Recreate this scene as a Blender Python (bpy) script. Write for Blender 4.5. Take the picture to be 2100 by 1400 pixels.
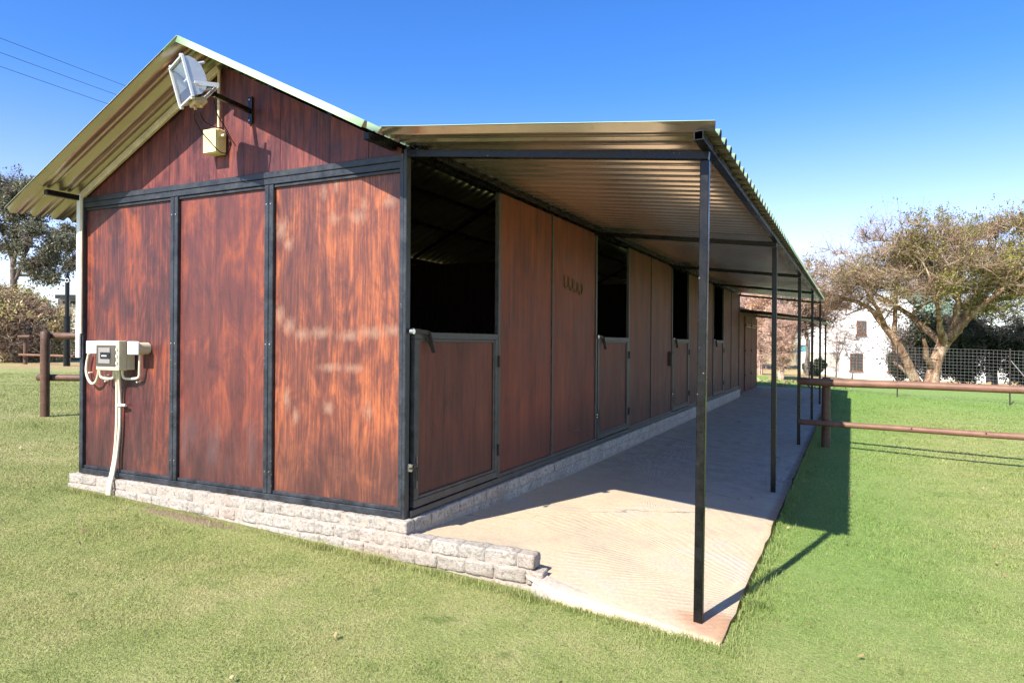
import bpy, bmesh, math, random
import numpy as np
from mathutils import Vector, Matrix, noise as mnoise

for o in list(bpy.data.objects): bpy.data.objects.remove(o)
sc = bpy.context.scene
COL = sc.collection

# ------------------------------------------------------------------ camera
CAM = np.array([2.8155, -4.058, 1.2531]); YAW = 0.4572; PIT = 0.0003; ROLL = 0.0069; FPX = 1419.7
_f = np.array([-math.sin(YAW)*math.cos(PIT), math.cos(YAW)*math.cos(PIT), math.sin(PIT)])
_r = np.array([math.cos(YAW), math.sin(YAW), 0.0]); _u = np.cross(_r, _f)
CR = _r*math.cos(ROLL)+_u*math.sin(ROLL); CU = -_r*math.sin(ROLL)+_u*math.cos(ROLL); CF = _f
cd = bpy.data.cameras.new('camera'); cam = bpy.data.objects.new('camera', cd); COL.objects.link(cam)
cd.sensor_width = 36; cd.lens = FPX/2100*36; cd.clip_end = 3000; cd.clip_start = 0.05
M = Matrix([[CR[i], CU[i], -CF[i], CAM[i]] for i in range(3)]+[[0, 0, 0, 1]])
cam.matrix_world = M
sc.camera = cam

# ------------------------------------------------------------------ world, sun, exposure
SUN = Vector((0.225, 1.0, -0.97))
EL = math.asin(0.97/SUN.length); AZ = math.atan2(-SUN.x, -SUN.y)
w = bpy.data.worlds.new('World'); sc.world = w; w.use_nodes = True
nt = w.node_tree; nt.nodes.clear()
sky = nt.nodes.new('ShaderNodeTexSky'); sky.sky_type = 'NISHITA'; sky.sun_disc = False
sky.sun_elevation = EL; sky.sun_rotation = AZ; sky.air_density = 1.0; sky.dust_density = 0.9; sky.ozone_density = 3.0; sky.altitude = 1500
hs = nt.nodes.new('ShaderNodeHueSaturation'); hs.inputs['Saturation'].default_value = 1.30; hs.inputs['Hue'].default_value = 0.511
bg = nt.nodes.new('ShaderNodeBackground'); bg.inputs[1].default_value = 0.13
wo = nt.nodes.new('ShaderNodeOutputWorld')
nt.links.new(sky.outputs[0], hs.inputs['Color']); 
# near the horizon the sky turns paler and less cyan
h2 = nt.nodes.new('ShaderNodeHueSaturation'); h2.inputs['Hue'].default_value = 0.530; h2.inputs['Saturation'].default_value = 0.80; h2.inputs['Value'].default_value = 0.97
tc = nt.nodes.new('ShaderNodeTexCoord'); sx = nt.nodes.new('ShaderNodeSeparateXYZ'); mr = nt.nodes.new('ShaderNodeMapRange'); mr.interpolation_type = 'SMOOTHSTEP'
mr.inputs['From Min'].default_value = 0.0; mr.inputs['From Max'].default_value = 0.36; mr.inputs['To Min'].default_value = 1.0; mr.inputs['To Max'].default_value = 0.0
mxs = nt.nodes.new('ShaderNodeMix'); mxs.data_type = 'RGBA'
nt.links.new(tc.outputs['Generated'], sx.inputs[0]); nt.links.new(sx.outputs[2], mr.inputs['Value']); nt.links.new(sky.outputs[0], h2.inputs['Color'])
nt.links.new(mr.outputs[0], mxs.inputs[0]); nt.links.new(hs.outputs[0], mxs.inputs[6]); nt.links.new(h2.outputs[0], mxs.inputs[7]); nt.links.new(mxs.outputs[2], bg.inputs[0]); nt.links.new(bg.outputs[0], wo.inputs[0])
ld = bpy.data.lights.new('sun', 'SUN'); ld.energy = 4.6; ld.angle = math.radians(0.5); ld.color = (1.0, 0.95, 0.87)
lo = bpy.data.objects.new('sun', ld); COL.objects.link(lo)
lo.rotation_euler = SUN.to_track_quat('-Z', 'Y').to_euler(); lo.location = (-5, -20, 20)
sc.view_settings.view_transform = 'Standard'; sc.view_settings.look = 'None'
sc.view_settings.exposure = 1.15; sc.view_settings.gamma = 1.0
sc.render.engine = 'CYCLES'
sc.cycles.max_bounces = 8; sc.cycles.diffuse_bounces = 4

def at(px, py, d):
    """world point seen at pixel (px,py) of the 2100x1400 photo, d metres deep: used as a survey, once"""
    return CAM + CR*((px-1050)/FPX*d) + CU*(-(py-700)/FPX*d) + CF*d

# ------------------------------------------------------------------ node helpers
class N:
    def __init__(s, name, rough=0.6, spec=0.3):
        s.m = bpy.data.materials.new(name); s.m.use_nodes = True; s.t = s.m.node_tree
        s.b = s.t.nodes['Principled BSDF']; s.b.inputs['Roughness'].default_value = rough
        s.b.inputs['Specular IOR Level'].default_value = spec
        s.out = s.t.nodes['Material Output']; s._pos = None
    def n(s, typ, **kw):
        x = s.t.nodes.new(typ)
        for k, v in kw.items(): setattr(x, k, v)
        return x
    def l(s, a, b): s.t.links.new(a, b)
    def put(s, sock, v):
        if hasattr(v, 'is_linked') or isinstance(v, bpy.types.NodeSocket): s.l(v, sock)
        else: sock.default_value = v
    def pos(s):
        if s._pos is None: s._pos = s.n('ShaderNodeNewGeometry').outputs['Position']
        return s._pos
    def math(s, op, a, b=0.0, c=0.0, clamp=False):
        x = s.n('ShaderNodeMath', operation=op, use_clamp=clamp)
        s.put(x.inputs[0], a); s.put(x.inputs[1], b); s.put(x.inputs[2], c); return x.outputs[0]
    def scaled(s, sx, sy, sz, off=(0, 0, 0), vec=None):
        x = s.n('ShaderNodeMapping'); s.l(vec or s.pos(), x.inputs[0])
        x.inputs['Scale'].default_value = (sx, sy, sz); s.put(x.inputs['Location'], off); return x.outputs[0]
    def noise(s, scale=5, detail=3, rough=0.5, dist=0.0, vec=None):
        x = s.n('ShaderNodeTexNoise'); s.l(vec or s.pos(), x.inputs['Vector'])
        x.inputs['Scale'].default_value = scale; x.inputs['Detail'].default_value = detail
        x.inputs['Roughness'].default_value = rough; x.inputs['Distortion'].default_value = dist; return x.outputs['Fac']
    def ramp(s, fac, stops, interp='LINEAR'):
        x = s.n('ShaderNodeValToRGB'); s.put(x.inputs[0], fac); r = x.color_ramp; r.interpolation = interp
        while len(r.elements) < len(stops): r.elements.new(0.5)
        for e, (p, c) in zip(r.elements, stops):
            e.position = p; e.color = (c if len(c) == 4 else (*c, 1)) if not isinstance(c, (int, float)) else (c, c, c, 1)
        return x.outputs[0]
    def mix(s, fac, a, b, typ='MIX'):
        x = s.n('ShaderNodeMix', data_type='RGBA', blend_type=typ)
        s.put(x.inputs[0], fac)
        for i, v in ((6, a), (7, b)):
            if isinstance(v, tuple) and len(v) == 3: v = (*v, 1)
            s.put(x.inputs[i], v)
        return x.outputs[2]
    def sep(s, vec=None):
        x = s.n('ShaderNodeSeparateXYZ'); s.l(vec or s.pos(), x.inputs[0]); return x.outputs
    def comb(s, x_, y_, z_):
        x = s.n('ShaderNodeCombineXYZ'); s.put(x.inputs[0], x_); s.put(x.inputs[1], y_); s.put(x.inputs[2], z_); return x.outputs[0]
    def col(s, v): s.put(s.b.inputs['Base Color'], (*v, 1) if isinstance(v, tuple) and len(v) == 3 else v); return s
    def bump(s, h, strength=0.4, dist=0.01, prev=None):
        x = s.n('ShaderNodeBump'); s.l(h, x.inputs['Height']); x.inputs['Strength'].default_value = strength
        x.inputs['Distance'].default_value = dist
        if prev: s.l(prev, x.inputs['Normal'])
        s.l(x.outputs[0], s.b.inputs['Normal']); return x.outputs[0]
    def objrand(s): return s.n('ShaderNodeObjectInfo').outputs['Random']

def simple(name, c, rough=0.6, var=0.25, scale=6, spec=0.3, metal=0.0, bump=0.0, bscale=60):
    m = N(name, rough, spec); f = m.noise(scale, 5, 0.6)
    d = tuple(x*(1-var) for x in c); u = tuple(min(1, x*(1+var)) for x in c)
    m.col(m.ramp(f, [(0.3, d), (0.7, u)])); m.b.inputs['Metallic'].default_value = metal
    if bump: m.bump(m.noise(bscale, 4, 0.6), bump, 0.01)
    return m.m

# ---- plywood: vertical cathedral grain, orange figure under dark stain
def plywood(name, axis, dark, mid, hot, grain=0.6, hotamt=0.5, scuffs=(), rough=0.42, drip=0.0):
    m = N(name, rough, 0.4 if axis == 0 else 0.16); p = m.sep(); u = p[axis]; z = p[2]; rnd = m.objrand()
    uo = m.math('ADD', u, m.math('MULTIPLY', rnd, 37.0))
    v = m.comb(uo, z, m.math('MULTIPLY', rnd, 9.0))
    broad = m.noise(1.0, 3, 0.55, 0.4, vec=m.scaled(3.4, 0.9, 1, vec=v))
    warp = m.noise(1.0, 3, 0.5, 0.25, vec=m.scaled(2.4, 0.42, 1, off=(7, 1, 2), vec=v))
    rings = m.math('SINE', m.math('ADD', m.math('MULTIPLY', uo, 150.0), m.math('MULTIPLY', warp, 105.0)))
    fine = m.noise(1.0, 5, 0.75, vec=m.scaled(190, 6, 1, vec=v))
    streak = m.noise(1.0, 7, 0.72, 0.5, vec=m.scaled(19, 1.1, 1, off=(3, 5, 1), vec=v))
    blot = m.noise(3.6, 7, 0.7, 1.2, vec=m.scaled(1.25, 0.6, 1, vec=v))
    h = m.math('ADD', m.math('MULTIPLY', streak, 0.72), m.math('MULTIPLY', broad, 0.55))
    h = m.math('ADD', h, m.math('MULTIPLY', blot, 0.83))
    h = m.math('SUBTRACT', h, 1.05 - (hotamt-0.5)*0.35)
    h = m.math('ADD', m.math('MULTIPLY', h, 1.75), 0.42)
    h = m.math('ADD', h, m.math('MULTIPLY', rings, 0.095*grain))
    h = m.math('ADD', h, m.math('MULTIPLY', m.math('SUBTRACT', fine, 0.5), 1.1*grain+0.15))
    c = m.ramp(h, [(0.0, dark), (0.42, mid), (0.72, tuple(0.5*a+0.5*b for a, b in zip(mid, hot))), (1.0, hot)])
    # grime rising from the bottom of the boards
    low = m.math('ADD', z, m.math('MULTIPLY', blot, -0.55))
    c = m.mix(m.ramp(low, [(0.0, 0.45), (0.35, 0.0)]), c, (0.045, 0.028, 0.026))
    if drip:
        dr = m.noise(1.0, 3, 0.5, 0.6, vec=m.scaled(9, 1.2, 1, off=(9, 2, 0), vec=v))
        band = m.ramp(z, [(0.15, 0.0), (0.30, 1.0), (0.5, 1.0), (0.68, 0.0)])
        k = m.math('MULTIPLY', m.math('MULTIPLY', m.ramp(dr, [(0.46, 0.0), (0.6, 1.0)]), band), drip)
        c = m.mix(k, c, (0.10, 0.072, 0.075))
    if scuffs:
        tot = None
        rag = m.noise(14, 7, 0.8, vec=m.scaled(2.2, 1, 0.8))
        for (a, zc, ra, rz) in scuffs:
            dx = m.math('DIVIDE', m.math('SUBTRACT', u, a), ra); dz = m.math('DIVIDE', m.math('SUBTRACT', z, zc), rz)
            r = m.math('SQRT', m.math('ADD', m.math('MULTIPLY', dx, dx), m.math('MULTIPLY', dz, dz)))
            k = m.math('SUBTRACT', 1.0, r); tot = k if tot is None else m.math('MAXIMUM', tot, k)
        k = m.math('ADD', m.math('MULTIPLY', tot, 0.95), m.math('MULTIPLY', m.math('SUBTRACT', rag, 0.52), 2.2))
        c = m.mix(m.ramp(k, [(0.06, 0.0), (0.9, 0.6)]), c, (0.34, 0.20, 0.135))
    m.col(c)
    m.put(m.b.inputs['Roughness'], m.ramp(blot, [(0.3, rough-0.08), (0.7, rough+0.15)]))
    hh = m.math('ADD', m.math('MULTIPLY', fine, 0.8), m.math('MULTIPLY', rings, 0.08))
    m.bump(hh, 0.35, 0.004)
    return m.m

def steel(name, c, dusty, rough=0.35, spec=0.4):
    m = N(name, rough, spec); f = m.noise(9, 5, 0.7); g = m.noise(60, 3, 0.6)
    k = m.math('ADD', f, m.math('MULTIPLY', g, 0.25))
    m.col(m.ramp(k, [(0.45, c), (0.8, dusty)]))
    vz = m.n('ShaderNodeTexVoronoi'); m.l(m.pos(), vz.inputs['Vector']); vz.inputs['Scale'].default_value = 26
    ch = m.math('MULTIPLY', m.ramp(vz.outputs['Distance'], [(0.07, 1.0), (0.13, 0.0)]), m.ramp(m.noise(2.3, 2), [(0.56, 0.0), (0.62, 0.75)]))
    m.col(m.mix(ch, m.ramp(k, [(0.45, c), (0.8, dusty)]), (0.30, 0.25, 0.20)))
    m.put(m.b.inputs['Roughness'], m.ramp(f, [(0.3, rough-0.08), (0.7, rough+0.2)]))
    m.bump(m.math('ADD', g, m.math('MULTIPLY', f, 1.5)), 0.12, 0.004); return m.m

def sheet_under(name='sheet_backing', k_=1.0, rough=0.22):
    m = N(name, rough, 0.5); f = m.noise(1.3, 5, 0.65, vec=m.scaled(1, 0.5, 1)); g = m.noise(14, 4, 0.6)
    c = m.ramp(f, [(0.3, (0.80*k_, 0.64*k_, 0.52*k_)), (0.7, (0.95*k_, 0.78*k_, 0.64*k_))])
    c = m.mix(m.ramp(g, [(0.62, 0.0), (0.75, 0.35)]), c, (0.22, 0.16, 0.10))
    m.col(c); m.b.inputs['Metallic'].default_value = 0.85; return m.m

def concrete_slab():
    m = N('broomed_concrete', 0.85, 0.2); p = m.sep()
    vx = m.n('ShaderNodeTexVoronoi', feature='F1', voronoi_dimensions='2D'); m.l(m.scaled(1, 1, 1, off=(0.35, 0.2, 0)), vx.inputs['Vector']); vx.inputs['Scale'].default_value = 0.62
    cc = m.sep(vx.outputs['Position']); q = m.sep(m.scaled(1, 1, 1, off=(0.35, 0.2, 0)))
    sgn = m.sep(vx.outputs['Color']); dx = m.math('SUBTRACT', m.math('SUBTRACT', q[0], cc[0]), m.math('MULTIPLY', m.math('SUBTRACT', sgn[0], 0.35), 2.4)); dy = m.math('SUBTRACT', m.math('SUBTRACT', q[1], cc[1]), m.math('MULTIPLY', m.math('SUBTRACT', sgn[1], 0.6), 2.4))
    ang = m.math('ARCTAN2', dy, m.math('ADD', dx, 0.03))
    wob = m.noise(3, 2, 0.5)
    lines = m.math('SINE', m.math('ADD', m.math('MULTIPLY', ang, 120.0), m.math('MULTIPLY', wob, 14.0)))
    patch = m.ramp(m.noise(1.7, 3, 0.5), [(0.42, 0.15), (0.58, 1.0)])
    big = m.noise(1.1, 5, 0.6); gr = m.noise(45, 5, 0.7); st = m.noise(5, 6, 0.7, 0.6)
    c = m.ramp(big, [(0.32, (0.44, 0.36, 0.26)), (0.5, (0.55, 0.44, 0.29)), (0.7, (0.48, 0.43, 0.37))])
    c = m.mix(m.ramp(gr, [(0.35, 0.35), (0.6, 0.0)]), c, (0.26, 0.20, 0.165))
    c = m.mix(m.ramp(st, [(0.55, 0.0), (0.75, 0.4)]), c, (0.27, 0.22, 0.2))
    # shade under the roof put into the colour: darker and browner further in
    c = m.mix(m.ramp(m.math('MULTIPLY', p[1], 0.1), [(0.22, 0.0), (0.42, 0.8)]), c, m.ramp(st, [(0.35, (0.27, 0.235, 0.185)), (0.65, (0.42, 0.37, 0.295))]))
    ve = m.n('ShaderNodeTexVoronoi', feature='DISTANCE_TO_EDGE', voronoi_dimensions='2D'); ve.inputs['Scale'].default_value = 0.42
    wv_ = m.n('ShaderNodeVectorMath', operation='MULTIPLY_ADD'); nz = m.n('ShaderNodeTexNoise'); m.l(m.pos(), nz.inputs['Vector']); nz.inputs['Scale'].default_value = 2.5; nz.inputs['Detail'].default_value = 5
    m.l(nz.outputs['Color'], wv_.inputs[0]); wv_.inputs[1].default_value = (0.7, 0.7, 0); m.l(m.pos(), wv_.inputs[2]); m.l(wv_.outputs[0], ve.inputs['Vector'])
    crk = m.math('MULTIPLY', m.ramp(ve.outputs['Distance'], [(0.0, 1.0), (0.006, 0.0)]), m.ramp(big, [(0.45, 0.0), (0.55, 0.8)]))
    c = m.mix(crk, c, (0.10, 0.08, 0.065))
    sp = m.noise(22, 4, 0.8); c = m.mix(m.ramp(sp, [(0.66, 0.0), (0.74, 0.5)]), c, (0.16, 0.12, 0.09))
    # rust round the foot of the first post
    rx = m.math('SUBTRACT', p[0], 2.1); ry = m.math('SUBTRACT', p[1], 0.0)
    rr = m.math('SQRT', m.math('ADD', m.math('MULTIPLY', rx, rx), m.math('MULTIPLY', ry, ry)))
    rr = m.math('ADD', rr, m.math('MULTIPLY', st, -0.25))
    c = m.mix(m.ramp(rr, [(0.0, 0.6), (0.13, 0.0)]), c, (0.36, 0.16, 0.085))
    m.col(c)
    h = m.math('ADD', m.math('MULTIPLY', m.math('MULTIPLY', lines, patch), 0.35), m.math('MULTIPLY', gr, 0.9))
    b1 = m.bump(h, 0.55, 0.007); m.bump(big, 0.3, 0.06, prev=b1)
    return m.m

def rough_block():
    m = N('cement_block', 0.92, 0.15); v = m.noise(38, 6, 0.75); big = m.noise(4, 5, 0.6); big2 = m.noise(1.4, 3)
    c = m.ramp(big, [(0.3, (0.38, 0.34, 0.29)), (0.7, (0.56, 0.50, 0.43))])
    c = m.mix(m.ramp(v, [(0.36, 0.85), (0.54, 0.0)]), c, (0.20, 0.17, 0.14))
    zz = m.math('ADD', m.sep()[2], m.math('MULTIPLY', big, 0.25)); c = m.mix(m.ramp(m.math('ADD', zz, 0.35), [(0.12, 0.45), (0.32, 0.0)]), c, (0.33, 0.26, 0.17))
    c = m.mix(m.ramp(big2, [(0.52, 0.0), (0.7, 0.35)]), c, (0.45, 0.28, 0.20))
    m.col(c); m.bump(v, 0.9, 0.02); return m.m

def mortar():
    m = N('mortar', 0.95, 0.1); v = m.noise(30, 5, 0.7)
    m.col(m.ramp(v, [(0.3, (0.30, 0.245, 0.20)), (0.7, (0.47, 0.40, 0.335))])); m.bump(v, 0.7, 0.015); return m.m

def lawn_tint(m):
    """patches of green, olive and straw by place"""
    p = m.sep(); a = m.noise(0.45, 4, 0.6); b = m.noise(2.6, 5, 0.65); c3 = m.noise(14, 3, 0.6)
    f = m.math('ADD', m.math('MULTIPLY', a, 0.5), m.math('MULTIPLY', b, 0.5))
    right = m.ramp(m.math('MULTIPLY', m.math('ADD', p[0], 4.0), 0.125), [(0.0, 0.0), (1.0, 1.0)])
    g1 = m.ramp(f, [(0.30, (0.215, 0.265, 0.075)), (0.5, (0.335, 0.355, 0.125)), (0.7, (0.48, 0.43, 0.20))])
    g2 = m.ramp(f, [(0.30, (0.235, 0.315, 0.08)), (0.5, (0.355, 0.40, 0.13)), (0.7, (0.49, 0.46, 0.20))])
    c = m.mix(right, g1, g2)
    # richer green along the verandah edge and at the back
    edge = m.ramp(m.math('MULTIPLY', m.math('ABSOLUTE', m.math('SUBTRACT', p[0], 2.7)), 0.5), [(0.1, 0.7), (0.75, 0.0)])
    yk = m.ramp(m.math('MULTIPLY', m.math('ADD', p[1], 1.0), 0.2), [(0.0, 0.0), (0.5, 1.0)])
    c = m.mix(m.math('MULTIPLY', edge, yk), c, (0.22, 0.37, 0.085))
    back = m.ramp(m.math('MULTIPLY', p[1], 0.05), [(0.55, 0.0), (0.95, 0.75)])
    backx = m.ramp(m.math('MULTIPLY', m.math('ADD', p[0], 3.0), 0.2), [(0.0, 0.0), (0.3, 1.0)])
    c = m.mix(m.math('MULTIPLY', back, backx), c, (0.21, 0.36, 0.075))
    c = m.mix(m.ramp(c3, [(0.56, 0.0), (0.75, 0.4)]), c, (0.42, 0.34, 0.18))
    dw = m.noise(5.5, 3, 0.6, vec=m.scaled(1, 1, 1, off=(40, 3, 0)))
    c = m.mix(m.ramp(dw, [(0.60, 0.0), (0.72, 0.55)]), c, (0.13, 0.20, 0.04))
    # bare soil by the plinth
    sx_ = m.math('MULTIPLY', m.math('ADD', p[0], 2.0), 0.85); sy_ = m.math('MULTIPLY', m.math('ADD', p[1], 0.2), 6.0)
    sr = m.math('ADD', m.math('SQRT', m.math('ADD', m.math('MULTIPLY', sx_, sx_), m.math('MULTIPLY', sy_, sy_))), m.math('MULTIPLY', c3, 0.9))
    c = m.mix(m.ramp(sr, [(0.8, 0.85), (1.35, 0.0)]), c, (0.34, 0.25, 0.165))
    # winter-dry grass beyond the mown lawn
    dr = m.math('ADD', m.math('MULTIPLY', p[1], 1.0), m.math('MULTIPLY', b, 2.0))
    dry1 = m.math('MULTIPLY', m.ramp(m.math('MULTIPLY', dr, 0.02), [(0.54, 0.0), (0.57, 1.0)]), m.ramp(m.math('MULTIPLY', m.math('ADD', p[0], 20), 0.025), [(0.59, 1.0), (0.61, 0.0)]))
    dx = m.math('MULTIPLY', m.math('ADD', p[0], 25.0), 0.09); dy = m.math('MULTIPLY', m.math('SUBTRACT', p[1], 16.0), 0.13)
    rr = m.math('ADD', m.math('SQRT', m.math('ADD', m.math('MULTIPLY', dx, dx), m.math('MULTIPLY', dy, dy))), m.math('MULTIPLY', b, 0.4))
    dry2 = m.ramp(rr, [(0.75, 1.0), (1.05, 0.0)])
    far = m.ramp(m.math('MULTIPLY', m.math('SUBTRACT', p[1], m.math('MULTIPLY', p[0], 0.35)), 0.01), [(0.36, 0.0), (0.42, 1.0)])
    k = m.math('MAXIMUM', m.math('MAXIMUM', dry1, dry2), far)
    c = m.mix(m.math('MULTIPLY', k, 0.9), c, m.ramp(b, [(0.3, (0.36, 0.26, 0.12)), (0.7, (0.52, 0.38, 0.20))]))
    return c

def lawn_mat():
    m = N('lawn', 0.9, 0.15); t = lawn_tint(m)
    n1 = m.noise(55, 4, 0.75); n2 = m.noise(9, 5, 0.7)
    c = m.mix(m.ramp(n1, [(0.35, 0.65), (0.55, 0.0)]), t, m.mix(0.5, t, (0.05, 0.055, 0.02), 'MULTIPLY'))
    m.col(c); m.bump(m.math('ADD', n1, n2), 1.0, 0.03); return m.m

def blade_mat():
    m = N('grass_blades', 0.55, 0.25); t = lawn_tint(m)
    r = m.n('ShaderNodeNewGeometry').outputs['Random Per Island']
    c = m.mix(m.ramp(r, [(0.0, 0.55), (0.35, 0.0)]), t, m.mix(0.7, t, (0.45, 0.55, 0.35), 'MULTIPLY'))
    c = m.mix(m.ramp(r, [(0.80, 0.0), (0.92, 0.55)]), c, (0.42, 0.36, 0.18))
    m.col(c)
    tr = m.n('ShaderNodeBsdfTranslucent'); m.l(c, tr.inputs[0]); mx = m.n('ShaderNodeMixShader'); mx.inputs[0].default_value = 0.35
    m.l(m.b.outputs[0], mx.inputs[1]); m.l(tr.outputs[0], mx.inputs[2]); m.l(mx.outputs[0], m.out.inputs[0]); return m.m

def leaf_mat(name, c1, c2, c3):
    m = N(name, 0.6, 0.25); r = m.n('ShaderNodeNewGeometry').outputs['Random Per Island']
    c = m.ramp(r, [(0.0, c1), (0.6, c2), (1.0, c3)]); m.col(c)
    tr = m.n('ShaderNodeBsdfTranslucent'); m.l(c, tr.inputs[0]); mx = m.n('ShaderNodeMixShader'); mx.inputs[0].default_value = 0.3
    m.l(m.b.outputs[0], mx.inputs[1]); m.l(tr.outputs[0], mx.inputs[2]); m.l(mx.outputs[0], m.out.inputs[0]); return m.m

def bark_mat(name, a, b, c3, scale=3):
    m = N(name, 0.9, 0.1); v = m.noise(scale, 6, 0.7, vec=m.scaled(1, 1, 0.45)); g = m.noise(scale*5, 4, 0.7)
    m.col(m.ramp(m.math('ADD', m.math('MULTIPLY', v, 0.6), m.math('MULTIPLY', g, 0.4)), [(0.38, a), (0.5, b), (0.62, c3)]))
    m.bump(g, 0.8, 0.05); return m.m

def pole_wood(name, a, b):
    m = N(name, 0.55, 0.35); v = m.noise(4, 5, 0.6); g = m.noise(1, 4, 0.7, vec=m.scaled(3, 40, 40))
    m.col(m.ramp(m.math('ADD', m.math('MULTIPLY', v, 0.5), m.math('MULTIPLY', g, 0.5)), [(0.35, a), (0.65, b)]))
    m.bump(g, 0.25, 0.01); return m.m

def roof_top():
    m = N('painted_sheet', 0.35, 0.5); f = m.noise(3, 5, 0.6)
    m.col(m.ramp(f, [(0.3, (0.33, 0.47, 0.27)), (0.7, (0.43, 0.57, 0.34))])); return m.m

MT = {}
MT['gable1'] = plywood('gable_ply_left', 0, (0.040, 0.013, 0.014), (0.098, 0.028, 0.024), (0.34, 0.075, 0.026), 0.9, 0.46)
MT['gable2'] = plywood('gable_ply_middle', 0, (0.065, 0.022, 0.022), (0.135, 0.037, 0.028), (0.36, 0.085, 0.028), 0.35, 0.49, drip=0.35)
MT['gable3'] = plywood('gable_ply_right', 0, (0.070, 0.026, 0.024), (0.150, 0.046, 0.030), (0.46, 0.13, 0.045), 0.95, 0.52,
    scuffs=[(-1.22, 1.44, 0.075, 0.13), (-1.12, 1.36, 0.10, 0.10), (-0.98, 1.30, 0.12, 0.075), (-0.80, 1.31, 0.17, 0.065), (-0.52, 1.29, 0.18, 0.065), (-0.34, 1.31, 0.20, 0.065), (-0.14, 1.33, 0.13, 0.06),
            (-0.70, 1.05, 0.16, 0.05), (-0.50, 1.05, 0.17, 0.05), (-1.20, 2.12, 0.10, 0.12), (-1.13, 2.0, 0.07, 0.07), (-0.68, 2.17, 0.07, 0.07), (-0.46, 2.16, 0.11, 0.08), (-0.40, 2.25, 0.05, 0.08), (-0.17, 2.25, 0.08, 0.07),
            (-1.14, 0.80, 0.05, 0.13), (-1.05, 0.66, 0.05, 0.10), (-0.72, 0.74, 0.07, 0.08), (-0.35, 0.74, 0.06, 0.09), (-0.78, 2.38, 0.04, 0.09), (-0.66, 2.42, 0.035, 0.09)])
MT['board'] = plywood('gable_board_wood', 0, (0.034, 0.009, 0.011), (0.115, 0.028, 0.028), (0.31, 0.074, 0.042), 0.7, 0.47, rough=0.5)
MT['side'] = plywood('side_ply', 1, (0.072, 0.030, 0.024), (0.138, 0.049, 0.035), (0.22, 0.078, 0.045), 0.2, 0.52, rough=0.55)
MT['side_red'] = plywood('side_ply_red', 1, (0.085, 0.030, 0.023), (0.170, 0.051, 0.034), (0.27, 0.082, 0.044), 0.2, 0.52, rough=0.55)
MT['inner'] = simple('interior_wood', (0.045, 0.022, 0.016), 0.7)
MT['steel'] = steel('black_steel', (0.0035, 0.0035, 0.004), (0.012, 0.011, 0.011), 0.24, 0.3)
MT['steel_g'] = steel('weathered_black_steel', (0.012, 0.014, 0.018), (0.042, 0.046, 0.055), 0.38)
MT['steel_d'] = steel('dusty_steel', (0.028, 0.025, 0.024), (0.085, 0.075, 0.070), 0.45)
MT['under'] = sheet_under(); MT['top'] = roof_top(); MT['under_dim'] = sheet_under('dimmed_sheet_backing', 0.62, 0.3)  # backing copy darkened so the left eave's dimmer light sits in its colour
MT['slab'] = concrete_slab(); MT['block'] = rough_block(); MT['mortar'] = mortar()
MT['cream'] = simple('cream_paint', (0.66, 0.53, 0.36), 0.45, 0.22, 9)
MT['white'] = simple('white_plastic', (0.82, 0.80, 0.76), 0.4, 0.05, 9)
MT['pvc'] = simple('cream_plastic', (0.70, 0.63, 0.47), 0.4, 0.08, 12)
MT['boxplastic'] = simple('beige_plastic', (0.55, 0.50, 0.34), 0.4, 0.08, 12)
MT['smoke'] = simple('smoked_plastic', (0.075, 0.065, 0.06), 0.15, 0.1, 9, 0.6)
MT['greyplastic'] = simple('pale_grey_plastic', (0.27, 0.24, 0.225), 0.4, 0.06, 9)
MT['blackp'] = simple('black_plastic', (0.015, 0.015, 0.017), 0.4, 0.1, 9)
MT['yellowbox'] = simple('aged_cream_metal', (0.70, 0.58, 0.30), 0.4, 0.2, 8)
MT['lamp'] = simple('grey_cast_metal', (0.50, 0.50, 0.53), 0.35, 0.12, 20, 0.5, 0.3)
MT['lamp_frame'] = simple('pale_cast_metal', (0.68, 0.67, 0.66), 0.4, 0.08, 20, 0.5, 0.2)
MT['mirror'] = simple('reflector_foil', (0.80, 0.86, 0.92), 0.35, 0.05, 7, 0.5, 0.25, 0.3, 9)
g = N('lamp_glass', 0.05, 0.5); tr_ = g.n('ShaderNodeBsdfTransparent'); gl_ = g.n('ShaderNodeBsdfGlossy'); gl_.inputs['Roughness'].default_value = 0.06; mx_ = g.n('ShaderNodeMixShader'); mx_.inputs[0].default_value = 0.12
g.l(tr_.outputs[0], mx_.inputs[1]); g.l(gl_.outputs[0], mx_.inputs[2]); g.l(mx_.outputs[0], g.out.inputs[0]); MT['glass'] = g.m
MT['chrome'] = simple('bright_metal', (0.6, 0.58, 0.55), 0.25, 0.1, 20, 0.5, 0.9)
MT['pole'] = pole_wood('treated_pole', (0.125, 0.062, 0.040), (0.26, 0.135, 0.085))
MT['pole_d'] = pole_wood('dark_treated_pole', (0.062, 0.032, 0.020), (0.155, 0.08, 0.048))
MT['lawn'] = lawn_mat(); MT['blade'] = blade_mat()
MT['wall_white'] = simple('white_plaster', (0.80, 0.79, 0.76), 0.85, 0.06, 2, bump=0.2)
MT['wall_cream'] = simple('cream_plaster', (0.72, 0.66, 0.55), 0.85, 0.08, 2, bump=0.2)
MT['winframe'] = simple('brown_timber', (0.16, 0.075, 0.045), 0.6)
MT['pane'] = simple('window_glass', (0.05, 0.055, 0.06), 0.08, 0.1, 3, 0.6)
MT['teal'] = simple('teal_roof', (0.10, 0.30, 0.33), 0.6)
MT['greenroof'] = simple('green_roof', (0.22, 0.32, 0.24), 0.6)
MT['soil'] = simple('red_soil', (0.34, 0.17, 0.10), 0.95, 0.3, 4, bump=0.5)
MT['wire'] = simple('galvanised_wire', (0.30, 0.29, 0.27), 0.5, 0.1, 9, 0.5, 0.4)
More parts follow.
